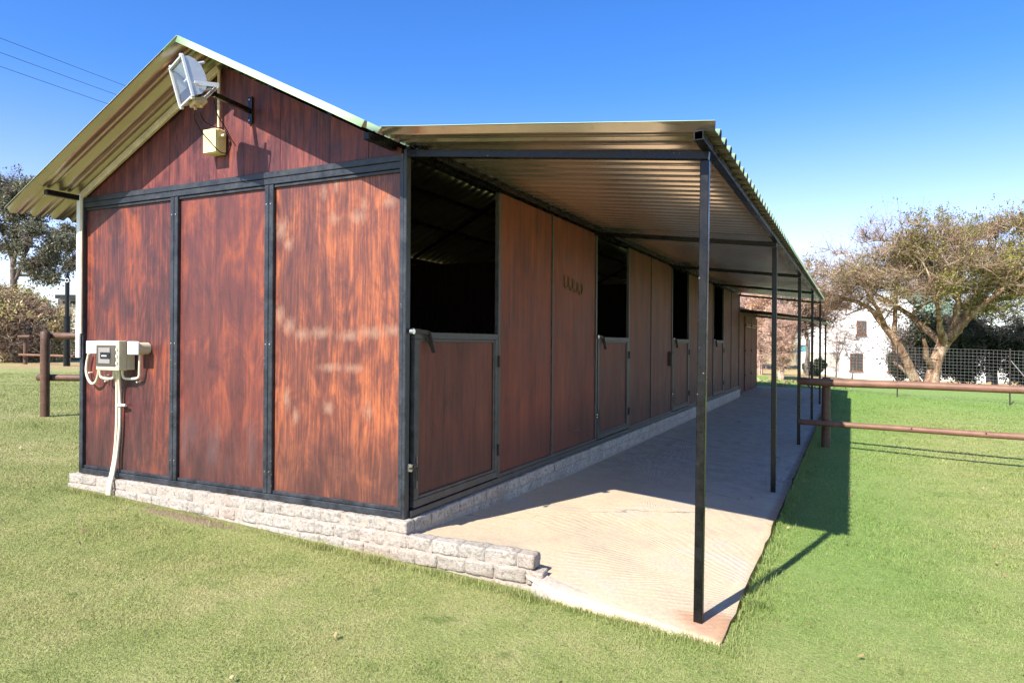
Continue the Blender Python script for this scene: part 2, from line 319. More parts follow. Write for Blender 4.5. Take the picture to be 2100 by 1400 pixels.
MT['rust'] = simple('rusty_iron', (0.15, 0.09, 0.06), 0.75, 0.3, 30)
MT['darkiron'] = simple('dark_iron', (0.05, 0.038, 0.032), 0.6, 0.3, 30)

# ------------------------------------------------------------------ geometry helpers
def tag(o, label=None, cat=None, group=None, kind=None):
    if label: o['label'] = label
    if cat: o['category'] = cat
    if group: o['group'] = group
    if kind: o['kind'] = kind
    return o
def thing(name, label, cat, loc=(0, 0, 0), group=None):
    o = bpy.data.objects.new(name, None); COL.objects.link(o); o.location = Vector([float(x) for x in loc])
    o.empty_display_size = 0.2; return tag(o, label, cat, group)
def world_origin(p):
    v = Vector((0, 0, 0))
    while p is not None: v += p.location; p = p.parent
    return v
class MB:
    def __init__(s): s.v = []; s.f = []; s.mi = []; s.sm = []
    def add(s, vs, fs, mi=0, smooth=False):
        b = len(s.v); s.v += [tuple(map(float, x)) for x in vs]; s.f += [tuple(b+i for i in f) for f in fs]
        s.mi += [mi]*len(fs); s.sm += [smooth]*len(fs); return s
    def box(s, a, b, mi=0):
        x0, y0, z0 = a; x1, y1, z1 = b
        vs = [(x0,y0,z0),(x1,y0,z0),(x1,y1,z0),(x0,y1,z0),(x0,y0,z1),(x1,y0,z1),(x1,y1,z1),(x0,y1,z1)]
        return s.add(vs, [(0,3,2,1),(4,5,6,7),(0,1,5,4),(1,2,6,5),(2,3,7,6),(3,0,4,7)], mi)
    def obox(s, c, ax, ay, az, hx, hy, hz, mi=0):
        c = Vector(c); vs = []
        for k in (-1, 1):
            for (i, j) in ((-1,-1),(1,-1),(1,1),(-1,1)): vs.append(c+ax*hx*i+ay*hy*j+az*hz*k)
        return s.add(vs, [(0,3,2,1),(4,5,6,7),(0,1,5,4),(1,2,6,5),(2,3,7,6),(3,0,4,7)], mi)
    def bar(s, p, q, w, h, mi=0, up=(0, 0, 1)):
        p = Vector(p); q = Vector(q); d = (q-p); L = d.length; d.normalize(); u = Vector(up)
        if abs(d.dot(u)) > 0.99: u = Vector((0, 1, 0))
        r = d.cross(u).normalized(); u = r.cross(d)
        return s.obox((p+q)/2, r, d, u, w/2, L/2, h/2, mi)
    def tube(s, pts, r, n=8, mi=0, cap=True, smooth=True):
        pts = [Vector(p) for p in pts]; rs = r if isinstance(r, (list, tuple)) else [r]*len(pts); vs = []; fs = []
        prev = None
        for i, p in enumerate(pts):
            d = (pts[min(i+1, len(pts)-1)]-pts[max(i-1, 0)]).normalized()
            if prev is None:
                a = Vector((0, 0, 1)) if abs(d.z) < 0.9 else Vector((1, 0, 0)); x = d.cross(a).normalized()
            else: x = (prev-d*prev.dot(d)).normalized()
            prev = x; y = d.cross(x)
            for k in range(n):
                t = 2*math.pi*k/n; vs.append(p+(x*math.cos(t)+y*math.sin(t))*rs[i])
        for i in range(len(pts)-1):
            for k in range(n): fs.append((i*n+k, i*n+(k+1) % n, (i+1)*n+(k+1) % n, (i+1)*n+k))
        s.add(vs, fs, mi, smooth)
        if cap: s.add([vs[k] for k in range(n)], [tuple(range(n-1, -1, -1))], mi); s.add([vs[-n+k] for k in range(n)], [tuple(range(n))], mi)
        return s
    def prism(s, poly, d, mi=0):
        """polygon (3D points) extruded along vector d"""
        n = len(poly); a = [Vector(p) for p in poly]; b = [p+Vector(d) for p in a]
        return s.add(a+b, [tuple(range(n-1, -1, -1)), tuple(range(n, 2*n))]+[(i, (i+1) % n, n+(i+1) % n, n+i) for i in range(n)], mi)
    def build(s, name, mats, parent=None, bevel=0.0, seg=1):
        if not isinstance(mats, (list, tuple)): mats = [mats]
        og = world_origin(parent)
        me = bpy.data.meshes.new(name); me.from_pydata([tuple(Vector(v)-og) for v in s.v], [], s.f)
        for m in mats: me.materials.append(m)
        me.polygons.foreach_set('material_index', s.mi); me.polygons.foreach_set('use_smooth', s.sm)
        bm = bmesh.new(); bm.from_mesh(me); bmesh.ops.recalc_face_normals(bm, faces=bm.faces); bm.to_mesh(me); bm.free()
        o = bpy.data.objects.new(name, me); COL.objects.link(o); o.parent = parent
        if bevel:
            md = o.modifiers.new('bevel', 'BEVEL'); md.width = bevel; md.segments = seg; md.limit_method = 'ANGLE'; md.angle_limit = 0.6
        return o
def npmesh(name, V, F, mats, parent=None, mi=None, smooth=False):
    og = np.array(world_origin(parent)); V = np.asarray(V, dtype=np.float64)-og; F = np.asarray(F, dtype=np.int32)
    me = bpy.data.meshes.new(name); k = F.shape[1]
    me.vertices.add(len(V)); me.vertices.foreach_set('co', V.ravel().astype(np.float32))
    me.loops.add(F.size); me.loops.foreach_set('vertex_index', F.ravel())
    me.polygons.add(len(F)); me.polygons.foreach_set('loop_start', np.arange(0, F.size, k, dtype=np.int32))
    me.polygons.foreach_set('loop_total', np.full(len(F), k, dtype=np.int32))
    for m in (mats if isinstance(mats, (list, tuple)) else [mats]): me.materials.append(m)
    if mi is not None: me.polygons.foreach_set('material_index', np.asarray(mi, dtype=np.int32))
    if smooth: me.polygons.foreach_set('use_smooth', np.ones(len(F), dtype=bool))
    me.update(calc_edges=True); me.validate()
    o = bpy.data.objects.new(name, me); COL.objects.link(o); o.parent = parent; return o
def copy_tree(o, parent=None):
    c = o.copy(); COL.objects.link(c); c.parent = parent
    for ch in list(o.children): copy_tree(ch, c)
    return c

# ------------------------------------------------------------------ ground
_gx = np.array([-80, -34, -18, -10, -7.3, -3.7, -1.5, 0, 1.1, 2.2, 4, 8, 20, 60])
_gz = np.array([0.3, 0.13, 0.14, 0.2, 0.17, -0.13, -0.205, -0.275, -0.315, -0.40, -0.47, -0.5, -0.5, -0.7])
def gz(x, y):
    x = np.asarray(x, float); y = np.asarray(y, float)
    z = np.interp(x, _gx, _gz)
    z = z+0.006*np.clip(y, 0, 25)*(x > -3)*np.clip(1-np.abs(x)/8, 0, 1)
    d = np.hypot(x-CAM[0], y-CAM[1]); z = z-0.042*np.clip(d-33, 0, 24)*np.clip((x+14)/10, 0, 1)
    z = z+0.012*np.sin(x*1.7+0.4*y)*np.sin(y*1.3-0.3*x)
    return z
def ground():
    xs = np.unique(np.concatenate([np.linspace(-700, -60, 20), np.arange(-60, -8, 1.5), np.arange(-8, 10, 0.25), np.arange(10, 50, 1.5), np.linspace(50, 700, 20)]))
    ys = np.unique(np.concatenate([np.linspace(-100, -10, 10), np.arange(-10, 12, 0.25), np.arange(12, 70, 1.5), np.linspace(70, 900, 25)]))
    X, Y = np.meshgrid(xs, ys); Z = gz(X, Y)
    Z = np.where((X > -3.6) & (X < 2.12) & (Y > 0.1) & (Y < 20.4), Z-0.45, Z)
    V = np.stack([X.ravel(), Y.ravel(), Z.ravel()], 1); nx = len(xs); ny = len(ys)
    i, j = np.meshgrid(np.arange(nx-1), np.arange(ny-1)); a = (j*nx+i).ravel()
    F = np.stack([a, a+1, a+1+nx, a+nx], 1)
    o = npmesh('ground', V, F, MT['lawn'], smooth=True); tag(o, 'mown lawn, olive on the left and greener beside the verandah', kind='structure')
ground()

W = 3.686; L = 3.957; H = 2.6; YB = 15.85; V0 = 2.05
def zs(x, y):
    """top of the verandah slab"""
    wall = np.interp(y, [0, 1.0, 3.0, 16, 16.6, 21], [-0.105, -0.15, -0.205, -0.22, -0.16, -0.16])
    out = np.interp(y, [0, 8, 16, 16.6, 21], [-0.37, -0.37, -0.33, -0.25, -0.23])
    t = np.clip(x/2.2, 0, 1)
    return wall*(1-t)+out*t

def slab():
    ys = np.concatenate([np.array([-0.13, -0.1, 0.0]), np.arange(0.15, 16.3, 0.15), np.arange(16.3, 20.6, 0.15)]); n = 25; V = []; F = []
    for y in ys:
        xe = 2.185+0.018*mnoise.noise((y*2.1, 3, 0))+0.014*mnoise.noise((y*9, 1, 0))
        for i in range(n):
            x = 0.0+(xe-0.0)*i/(n-1)
            yy = (y+(0.02*mnoise.noise((x*5, 0, 2)) if y < -0.12 else 0)-(0.06*x/2.2)) if y < -0.05 and x > 1.0 else (y if y > 0 else 0.01*y/0.13)
            V.append((x, yy, float(zs(x, y))+0.004*mnoise.noise((x*2, y*2, 5))-(0.008 if i == n-1 or y < -0.12 else 0)))
    m = len(ys)
    for j in range(m-1):
        for i in range(n-1): a = j*n+i; F.append((a, a+1, a+1+n, a+n))
    nb = len(V)
    # skirts
    ring = [(j*n+n-1) for j in range(m)]; fr = [i for i in range(n)]
    for seq in (ring, fr[::-1]):
        b = len(V)
        for k in seq: V.append((V[k][0]+(0.01 if seq is ring else 0), V[k][1], -0.75))
        for t in range(len(seq)-1): F.append((seq[t], seq[t+1], b+t+1, b+t))
    o = npmesh('concrete_slab', np.array(V), np.array(F), MT['slab']); tag(o, 'broomed concrete verandah slab, sunlit and rust stained at its front corner', kind='structure')
slab()

# rough cement blocks
def rounded_block(mb, c, h, r, rnd, mi=0, n=7):
    idx = {}; vs = []; fs = []
    seed = rnd.random()*100
    def vert(p):
        k = tuple(round(t, 4) for t in p)
        if k in idx: return idx[k]
        q = [p[i]*h[i] for i in range(3)]; inner = [max(-(h[i]-r), min(h[i]-r, q[i])) for i in range(3)]
        d = Vector([q[i]-inner[i] for i in range(3)])
        if d.length > 1e-6: d = d.normalized()*r
        q = Vector(inner)+d; w_ = Vector((q.x*14+seed, q.y*14, q.z*18))
        q += Vector((mnoise.noise(w_), mnoise.noise(w_+Vector((5, 0, 0))), mnoise.noise(w_+Vector((0, 9, 0)))))*0.0055
        w_ = w_*3.5
        q += Vector((mnoise.noise(w_), mnoise.noise(w_+Vector((5, 0, 0))), mnoise.noise(w_+Vector((0, 9, 0)))))*0.004
        idx[k] = len(vs); vs.append(q+Vector(c)); return idx[k]
    for ax in range(3):
        for sg in (-1, 1):
            for i in range(n):
                for j in range(n):
                    def P(a, b):
                        p = [0, 0, 0]; p[ax] = sg; p[(ax+1) % 3] = -1+2*a/n; p[(ax+2) % 3] = -1+2*b/n; return vert(p)
                    q = (P(i, j), P(i+1, j), P(i+1, j+1), P(i, j+1)); fs.append(q if sg > 0 else q[::-1])
    mb.add(vs, fs, mi, True)

# ------------------------------------------------------------------ corrugated (trapezoid ribbed) sheeting
PITCH = 0.183; RH = 0.043
def rib_profile(y0, y1, flank=False):
    pts = [(y0, 0.0)]; k = math.ceil((y0-0.01)/PITCH)
    y = y0+0.0
    pts = [(y0, RH), (y0+0.022, RH), (y0+0.038, 0.0)]
    if flank: pts = [(y0-0.012, -0.004), (y0-0.006, RH)]+pts[1:]
    y = y0+0.009
    while True:
        y += PITCH
        if y+0.04 > y1: break
        pts += [(y-0.075-0.012, 0.0), (y-0.075-0.006, 0.005), (y-0.075+0.006, 0.005), (y-0.075+0.012, 0.0), (y-0.040, 0.0), (y-0.022, RH), (y+0.022, RH), (y+0.040, 0.0)]
    pts.append((y1, 0.0)); return pts
def sheet(name, p0, p1, y0, y1, parent, sag=0.0, flipn=1, nseg=6, tipdrop=0.0, flank=False, under='under'):
    """ribbed sheet whose ribs run from p0 to p1 (x,z) and repeat along y"""
    pr = rib_profile(y0, y1, flank); d = np.array([p1[0]-p0[0], p1[1]-p0[1]]); d = d/np.linalg.norm(d); nrm = np.array([-d[1], d[0]])
    if nrm[1] < 0: nrm = -nrm
    V = []; n = len(pr); ts = np.linspace(0, 1, nseg+1)
    for off in (0.0, -0.0025):
        for t in ts:
            for (y, h) in pr:
                b = 0.006*mnoise.noise((y*0.7, t*3, p0[0]*3)) + 0.002*mnoise.noise((y*6, t*9, 1))
                b *= 0.5; x = p0[0]+(p1[0]-p0[0])*t+nrm[0]*(h+off+b); z = p0[1]+(p1[1]-p0[1])*t+nrm[1]*(h+off+b)-tipdrop*t**6
                V.append((x, y, z))
    F = []; mi = []; m = len(ts); half = n*m
    for s_ in (0, 1):
        for i in range(m-1):
            for k in range(n-1):
                a = s_*half+i*n+k; F.append((a, a+1, a+1+n, a+n)); mi.append(s_)
    for i in (0, m-1):
        for k in range(n-1): a = i*n+k; F.append((a, a+1, a+1+half, a+half)); mi.append(1)
    for i in range(m-1):
        for k in (0, n-1): a = i*n+k; F.append((a, a+n, a+n+half, a+half)); mi.append(0)
    return npmesh(name, np.array(V), np.array(F), [MT['top'], MT[under]], parent, mi=mi)

# ------------------------------------------------------------------ THE STABLE
stable = thing('stable_block', 'long stable with dark reddish brown plywood walls, black steel frame and a roofed verandah', 'stable', (0, 0, 0))
XR = -W/2; ZR = 3.535; SL = 0.497
def zroof(x): return ZR-SL*abs(x-XR)
sheet('roof_sheet', (XR, ZR), (-4.115, zroof(-4.115)), -0.44, YB+0.25, stable, under='under_dim')
sheet('roof_sheet', (XR, ZR), (-0.06, zroof(-0.06)), -0.44, YB+0.25, stable, flank=True)
# ridge flashing
mb = MB()
for sgn in (-1, 1):
    a = Vector((XR, 0, ZR+0.040)); dx = 0.16*sgn
    mb.prism([(XR, -0.445, ZR+0.044), (XR+dx, -0.445, ZR+0.042-SL*0.16), (XR+dx, -0.445, ZR+0.039-SL*0.16), (XR, -0.445, ZR+0.041)], (0, YB+0.7, 0))
mb.build('ridge_cap', MT['top'], stable)
# verandah sheet
def zver(x): return 2.650-0.117*x
sheet('verandah_roof', (-0.058, zver(-0.058)), (2.145, zver(2.145)), -0.27, YB, stable)

# plinth
rnd = random.Random(4)
blocks = MB()
def course(p, q, z0, z1, dep, first=0.22, mi=0):
    """row of blocks from p to q (x,y), outer face on the line, going inwards dep"""
    p = Vector((*p, 0)); q = Vector((*q, 0)); d = (q-p); Ln = d.length; d.normalize(); ax = d
    x = 0; k = 0
    while x < Ln-0.03:
        w_ = min((first if k == 0 else 0.205+rnd.uniform(-0.03, 0.03)), Ln-x)
        if w_ < 0.05: break
        c = p+d*(x+w_/2)
        out = Vector((-d.y, d.x, 0))
        cc = c+out*(dep/2+rnd.uniform(-0.003, 0.003)); cc.z = (z0+z1)/2+rnd.uniform(-0.002, 0.002)
        hx = w_/2-0.0015; hy = dep/2
        h = (hx, hy, (z1-z0)/2) if abs(d.x) > 0.5 else (hy, hx, (z1-z0)/2)
        rounded_block(blocks, cc, h, 0.007, rnd, mi); x += w_; k += 1
course((-3.77, -0.065), (0.045, -0.065), -0.088, -0.004, 0.1)
course((-3.77, -0.075), (1.02, -0.075), -0.185, -0.096, 0.11, first=0.12)
course((-3.77, -0.08), (1.08, -0.08), -0.282, -0.193, 0.11)
course((0.0, -0.07), (1.05, -0.085), -0.38, -0.29, 0.11, first=0.12)
course((0.045, 0.04), (0.045, 15.9), -0.094, -0.004, 0.09)
course((0.042, 0.9), (0.042, 15.9), -0.19, -0.10, 0.09, first=0.12)
course((-3.76, 15.9), (-3.76, 0.0), -0.09, -0.004, 0.1)
mb = blocks
# mortar core
mb.box((-3.758, -0.0625, -0.6), (0.038, 0.03, -0.007), 1)
mb.box((0.037, -0.070, -0.6), (1.0, 0.02, -0.110), 1)
mb.box((-3.762, -0.0725, -0.6), (0.0385, -0.0627, -0.101), 1)
mb.box((-0.05, 0.031, -0.6), (0.036, 15.88, -0.012), 1)
mb.box((-3.74, 0.031, -0.6), (-3.66, 15.88, -0.012), 1)
o = mb.build('block_plinth', [MT['block'], MT['mortar']], stable)
# cement skirt sloping from the step end to the slab corner
V = []; F = []; n = 34
for i in range(n+1):
    x = 1.04+0.95*i/n; y = -0.125-0.05*(x-1.0)
    zt_ = float(zs(x, 0))
    prof = [(0.10, zt_+0.006), (0.0, zt_+0.004), (-0.035, zt_-0.03), (-0.06, zt_-0.12), (-0.08, zt_-0.35)]
    for (dy, z) in prof:
        k = mnoise.noise((x*6, dy*20, z*10)); fade = max(0.0, 1-(x-1.0)*1.02)
        V.append((x, y+0.012+dy*fade+0.02*k*fade, z-0.012*(1-fade)+0.010*k*fade))
for i in range(n):
    for k in range(4): a = i*5+k; F.append((a, a+1, a+6, a+5))
npmesh('cement_skirt', V, F, MT['mortar'], stable, smooth=True)

# floor inside
MB().box((-3.65, 0.04, -0.02), (-0.06, 15.86, 0.0)).build('stall_floor', simple('stall_earth', (0.10, 0.08, 0.065), 0.95), stable)

S1 = -1.307; S2 = -2.399
# gable ply panels (between the twin posts)
for (a, b, mt) in ((-W+0.04, S2-0.03, 'gable1'), (S2+0.03, S1-0.03, 'gable2'), (S1+0.03, -0.045, 'gable3')):
    MB().box((a, 0.008, 0.05), (b, 0.02, 2.52)).build('wall_panel', MT[mt], stable)
# seam in the left panel
def framemb(a, b, y0, y1, z0, z1, w_, mbx=None):
    """thin inner frame round a panel"""
    m_ = mbx or MB()
    m_.box((a, y0, z0), (b, y1, z0+w_)); m_.box((a, y0, z1-w_), (b, y1, z1))
    m_.box((a, y0, z0+w_), (a+w_, y1, z1-w_)); m_.box((b-w_, y0, z0+w_), (b, y1, z1-w_)); return m_
def tube_post(x, y, z0, z1, s_=0.05, name='frame_post', mat='steel_g', sy=None):
    sy = sy or s_
    return MB().box((x-s_/2, y-sy/2, z0), (x+s_/2, y+sy/2, z1)).build(name, MT[mat], stable, 0.004)
tube_post(-W+0.025, 0.0, 0.0, 2.58)
for s_ in (S1, S2):
    tube_post(s_-0.0225, -0.002, 0.05, 2.47, 0.043, sy=0.05); tube_post(s_+0.0225, 0.001, 0.05, 2.47, 0.043, sy=0.05)
tube_post(-0.045, -0.001, 0.05, 2.55, 0.035, sy=0.045)
tube_post(-0.0135, 0.0, 0.0, 2.60, 0.027, sy=0.056)
# bottom rails: base tube + inner frame line
MB().box((-W+0.051, -0.026, 0.002), (-0.03, 0.02, 0.047)).build('base_rail', MT['steel_g'], stable, 0.004)
for (a, b) in ((-W+0.052, S2-0.046), (S2+0.046, S1-0.046), (S1+0.046, -0.065)):
    for (za, zb) in ((0.049, 0.075), (2.448, 2.47)): MB().box((a, -0.012, za), (b, 0.006, zb)).build('panel_trim', MT['steel_g'], stable, 0.003)
# tie beam in two tubes
MB().box((-W+0.051, -0.024, 2.473), (-0.03, 0.022, 2.521)).build('tie_beam', MT['steel_g'], stable, 0.004)
MB().box((-W+0.051, -0.027, 2.524), (-0.03, 0.02, 2.572)).build('tie_beam', MT['steel_g'], stable, 0.004)
# gable boards
xs = [-3.62, -3.2, -2.86, -2.50, -2.26, -1.93, -1.62, -1.22, -0.98, -0.72, -0.36, -0.07]
for a, b in zip(xs[:-1], xs[1:]):
    g_ = 0.0015; za = zroof(a)-0.035; zb = zroof(b)-0.035
    dy = rnd.uniform(-0.001, 0.002)
    poly = [(a+g_, 0.006+dy, 2.574), (b-g_, 0.006+dy, 2.574), (b-g_, 0.006+dy, max(zb, 2.58))]
    if a < XR < b: poly.append((XR, 0.006+dy, ZR-0.035))
    poly.append((a+g_, 0.006+dy, max(za, 2.58)))
    MB().prism(poly, (0, 0.014, 0)).build('gable_board', MT['board'], stable)
# rear gable
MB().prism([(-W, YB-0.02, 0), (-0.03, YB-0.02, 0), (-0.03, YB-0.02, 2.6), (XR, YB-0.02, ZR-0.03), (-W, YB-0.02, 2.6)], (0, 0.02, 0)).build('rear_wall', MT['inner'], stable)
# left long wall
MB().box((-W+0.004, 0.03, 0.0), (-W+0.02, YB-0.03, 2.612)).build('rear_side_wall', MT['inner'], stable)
# cream rake trim + corner cover
mb = MB(); a = Vector((-W+0.0, -0.03, zroof(-W)-0.045)); b = Vector((-1.865, -0.03, zroof(-1.865)-0.045))
mb.bar(a, b, 0.03, 0.062); mb.build('rake_trim', MT['cream'], stable, 0.004)
MB().box((-W-0.022, -0.05, 1.075), (-W+0.030, -0.030, 2.6)).build('corner_cover', MT['white'], stable, 0.004)
MB().box((-W+0.032, -0.046, 1.3), (-W+0.052, -0.030, 2.58)).build('corner_batten', MT['cream'], stable, 0.003)
# purlins
for (x, ya) in ((-W-0.0, -0.34), (-0.135, -0.31)):
    z = zroof(x)-0.030
    MB().box((x-0.024, ya, z-0.046), (x+0.024, YB, z)).build('roof_purlin', MT['steel'], stable, 0.003)
for x in (-2.9, -2.35, -1.35, -0.75):
    z = zroof(x)-0.006
    MB().box((x-0.02, 0.03, z-0.05), (x+0.02, YB-0.03, z)).build('roof_purlin', MT['steel'], stable)
def tube_end(mbx, c, hx, hz, y, mi=0): pass
# verandah purlins
z = zver(2.06)-0.006
mb = MB(); x0, x1 = 2.035, 2.085; zt = z; zb = z-0.05; t_ = 0.004
mb.box((x0, -0.25, zb), (x1, -0.0, zb+t_)); mb.box((x0, -0.25, zt-t_), (x1, -0.0, zt)); mb.box((x0, -0.25, zb+t_), (x0+t_, 0, zt-t_)); mb.box((x1-t_, -0.25, zb+t_), (x1, 0, zt-t_))
mb.box((x0, 0.0, zb), (x1, YB-0.02, zt)); mb.build('verandah_purlin', MT['steel'], stable)
MB().box((0.03, 0.06, zver(0.05)-0.052), (0.06, YB-0.02, zver(0.05)-0.008)).build('verandah_purlin', MT['steel'], stable)
mb = MB()
mb.box((1.02, 0.0, zver(1.04)-0.05), (1.06, YB-0.02, zver(1.04)-0.008))
# rafters and verandah posts
for k in range(5):
    y = k*L if k < 4 else YB-0.03
    MB().bar((0.0, y, 2.572), (2.072, y, zver(2.05)-0.085), 0.05, 0.05).build('rafter', MT['steel'], stable, 0.004)
    zt_ = zver(2.05)-0.112; zb_ = float(zs(2.05, y)) - 0.01
    lean = -0.022 if k == 0 else 0.0
    o = MB().prism([(2.025+lean, y-0.025, zb_), (2.075+lean, y-0.025, zb_), (2.075+lean, y+0.025, zb_), (2.025+lean, y+0.025, zb_)], (-lean, 0, zt_-zb_)).build('verandah_post', MT['steel'], stable, 0.004)
# trusses inside
for k in range(1, 4):
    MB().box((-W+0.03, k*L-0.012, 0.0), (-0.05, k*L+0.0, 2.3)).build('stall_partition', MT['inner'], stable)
for y in (1.3, 2.62, 5.3, 9.2, 13.2):
    for sg in (-1, 1):
        MB().bar((XR, y, ZR-0.075), (XR+sg*1.72, y, zroof(XR+sg*1.72)-0.075), 0.04, 0.04).build('roof_truss', MT['steel'], stable)
# mesh grille inside the first partition (thin upright bars)
mb = MB()
for i in range(34): x = -3.5+i*0.1; mb.box((x-0.004, 3.90, 0.02), (x+0.004, 3.908, 2.3))
mb.build('stall_grille', MT['steel_d'], stable)

# long wall: door openings at y=k*L, two panels after each
MB().box((-0.027, 0.03, 0.002), (0.016, YB-0.03, 0.050)).build('base_rail', MT['steel_d'], stable, 0.004)
def make_door(y0, handlevar=0):
    """half door: steel frame with plywood, hinged on the far side"""
    a = y0+0.062; b = y0+1.352; z0, z1 = 0.062, 1.318; w_ = 0.05
    mb = MB()
    mb.box((-0.022, a, z0), (0.018, b, z0+0.055)); mb.box((-0.022, a, z1-w_), (0.018, b, z1))
    mb.box((-0.022, a, z0+0.055), (0.018, a+w_, z1-w_)); mb.box((-0.022, b-w_, z0+0.055), (0.018, b, z1-w_))
    # inner bead
    mb.box((0.0, a+w_, z0+0.055), (0.012, a+w_+0.022, z1-w_)); mb.box((0.0, b-w_-0.022, z0+0.055), (0.012, b-w_, z1-w_))
    mb.box((0.0, a+w_+0.022, z0+0.055), (0.012, b-w_-0.022, z0+0.078)); mb.box((0.0, a+w_+0.022, z1-w_-0.022), (0.012, b-w_-0.022, z1-w_))
    d = mb.build('stall_door', MT['steel_d'], stable, 0.003)
    MB().box((-0.012, a+w_+0.001, z0+0.056), (-0.002, b-w_-0.001, z1-w_-0.001)).build('door_panel', MT['side'], d)
    for z in (0.30, 1.08):
        MB().tube([(0.028, b+0.006, z-0.05), (0.028, b+0.006, z+0.05)], 0.010, 10).build('hinge', MT['darkiron'], d)
    # angle lever at the top corner
    mb = MB(); mb.bar((0.03, a-0.045, z1+0.012), (0.03, a+0.16, z1-0.004), 0.006, 0.03); mb.bar((0.03, a+0.16, z1+0.006), (0.045, a+0.205, z1-0.15), 0.006, 0.034, up=(1, 0, 0))
    mb.bar((0.03, a+0.10, z1-0.01), (0.03, a+0.19, z1-0.11), 0.005, 0.012, up=(1, 0, 0))
    mb.build('latch_lever', MT['darkiron'], d)
    MB().tube([(0.022, a-0.058, z1+0.002), (0.048, a-0.058, z1+0.002)], 0.019, 12).build('latch_knob', MT['chrome'], d)
    mb = MB(); mb.box((0.019, a-0.03, 0.335), (0.027, a+0.05, 0.378)); mb.box((0.027, a+0.022, 0.20), (0.033, a+0.034, 0.43)); mb.tube([(0.030, a-0.075, 0.357), (0.030, a+0.02, 0.357)], 0.008, 8)
    mb.build('bolt', MT['darkiron'], d)
    MB().box((-0.004, y0+0.002, 0.33), (0.034, y0+0.022, 0.385)).build('hasp', MT['chrome'], d, 0.004)
    return d
for k in range(4):
    y0 = k*L
    make_door(y0)
    if k: tube_post(-0.004, y0+0.012, 0.051, 2.59, 0.04, mat='steel_d', sy=0.044)
    tube_post(-0.004, y0+1.383, 0.051, 2.57, 0.04, mat='steel_d', sy=0.044)
    e = (k+1)*L-0.012 if k < 3 else YB-0.03
    mid = y0+2.60
    for (a, b, mt) in ((y0+1.407, mid-0.013, 'side_red' if k == 0 else 'side'), (mid+0.013, e, 'side_red' if k == 0 else 'side')):
        MB().box((-0.014, a, 0.052), (-0.002, b, 2.575)).build('wall_panel', MT[mt], stable)
    MB().box((-0.016, mid-0.0125, 0.052), (0.014, mid+0.0125, 2.575)).build('seam_strip', MT['steel_d'], stable, 0.003)
    MB().box((-0.001, y0+1.407, 0.051), (0.012, e, 0.085)).build('panel_kicker', MT['steel_d'], stable, 0.003)
tube_post(-0.004, YB-0.005, 0.0, 2.6, 0.05, mat='steel_d')
MB().box((-0.05, 0.03, 2.578), (-0.014, YB-0.03, 2.636)).build('wall_plate', MT['steel'], stable)

# ------------------------------------------------------------------ horseshoes
def horseshoe(y, z, r, n_, label, tilt=0.0):
    t = []
    for i in range(17):
        a = math.radians(-215+250*i/16+0)
        a = math.pi*1.5+math.radians(-130+260*i/16)
        t.append((0.010, y+r*0.82*math.sin(a-math.pi*1.5+tilt), z-r*1.1*math.cos(a-math.pi*1.5+tilt)))
    mb = MB(); mb.tube(t, 0.0085, 6)
    o = mb.build('horseshoe', MT['rust']); tag(o, label, 'horseshoe', 'horseshoes nailed in a row on the stable wall')
for i, (y, z, r, lb) in enumerate(((3.00, 1.925, 0.075, 'rusty horseshoe nailed to the brown wall, nearest the first stall door'),
        (3.14, 1.905, 0.068, 'rusty horseshoe second from the first stall door in its row on the wall'),
        (3.28, 1.890, 0.068, 'rusty horseshoe third from the first stall door in its row on the wall'),
        (3.43, 1.875, 0.070, 'rusty horseshoe nailed to the brown wall, nearest the second stall door'))):
    horseshoe(y, z, r, i, lb, 0.15*((i % 2)-0.5))
# little dark box by the third door
b_ = thing('wall_box', 'small dark metal box mounted on the wall just before the third stall door', 'box', (0.0, 7.74, 0.86))
MB().box((0.0, 7.70, 0.86), (0.06, 7.86, 1.10)).build('box_body', MT['darkiron'], b_, 0.004)
MB().box((0.062, 7.705, 1.06), (0.068, 7.855, 1.105)).build('box_lid', MT['darkiron'], b_)

hk = MB(); hk.tube([(0.0, 3.12, 0.262), (0.03, 3.14, 0.272), (0.036, 3.22, 0.268), (0.034, 3.34, 0.262), (0.03, 3.40, 0.235)], 0.005, 6)
hk = hk.build('wire_hook', MT['rust']); tag(hk, 'bent rusty wire hook low on the wall panel before the second stall door', 'hook')
# screw heads along the frame tubes of the gable
for sx_ in (S1-0.0225, S2-0.0225, S1+0.0225, S2+0.0225):
    for z in (0.22, 1.22, 2.32): MB().tube([(sx_, -0.030, z), (sx_, -0.024, z)], 0.0055, 8).build('screw_head', MT['chrome'], stable)
# ------------------------------------------------------------------ floodlight
fl = thing('floodlight', 'grey cast floodlight on a black arm under the gable roof, facing left', 'floodlight', (-1.38, -0.7, 3.04))
nrm = Vector((-0.37, -0.90, -0.25)).normalized()
a_, b_a, g_a = -0.388, 0.257, -0.036
Q = Matrix.Rotation(a_, 3, 'Z') @ Matrix.Rotation(b_a, 3, 'X') @ Matrix.Rotation(g_a, 3, 'Y')
fx = Q @ Vector((1, 0, 0)); fy = Q @ Vector((0, -1, 0)); fz = Q @ Vector((0, 0, 1)); fc = Vector((-1.649, -0.549, 3.154))
def LP(x, y, z): return fc+fx*x+fy*y+fz*z      # y: forwards out of the glass
mb = MB()
hw, hh = 0.16, 0.149
for (x0, x1, z0, z1) in ((-hw, hw, hh-0.014, hh), (-hw, hw, -hh, -hh+0.014), (-hw, -hw+0.014, -hh+0.014, hh-0.014), (hw-0.014, hw, -hh+0.014, hh-0.014)):
    mb.obox(LP((x0+x1)/2, 0.002, (z0+z1)/2), fx, fy, fz, (x1-x0)/2, 0.010, (z1-z0)/2)
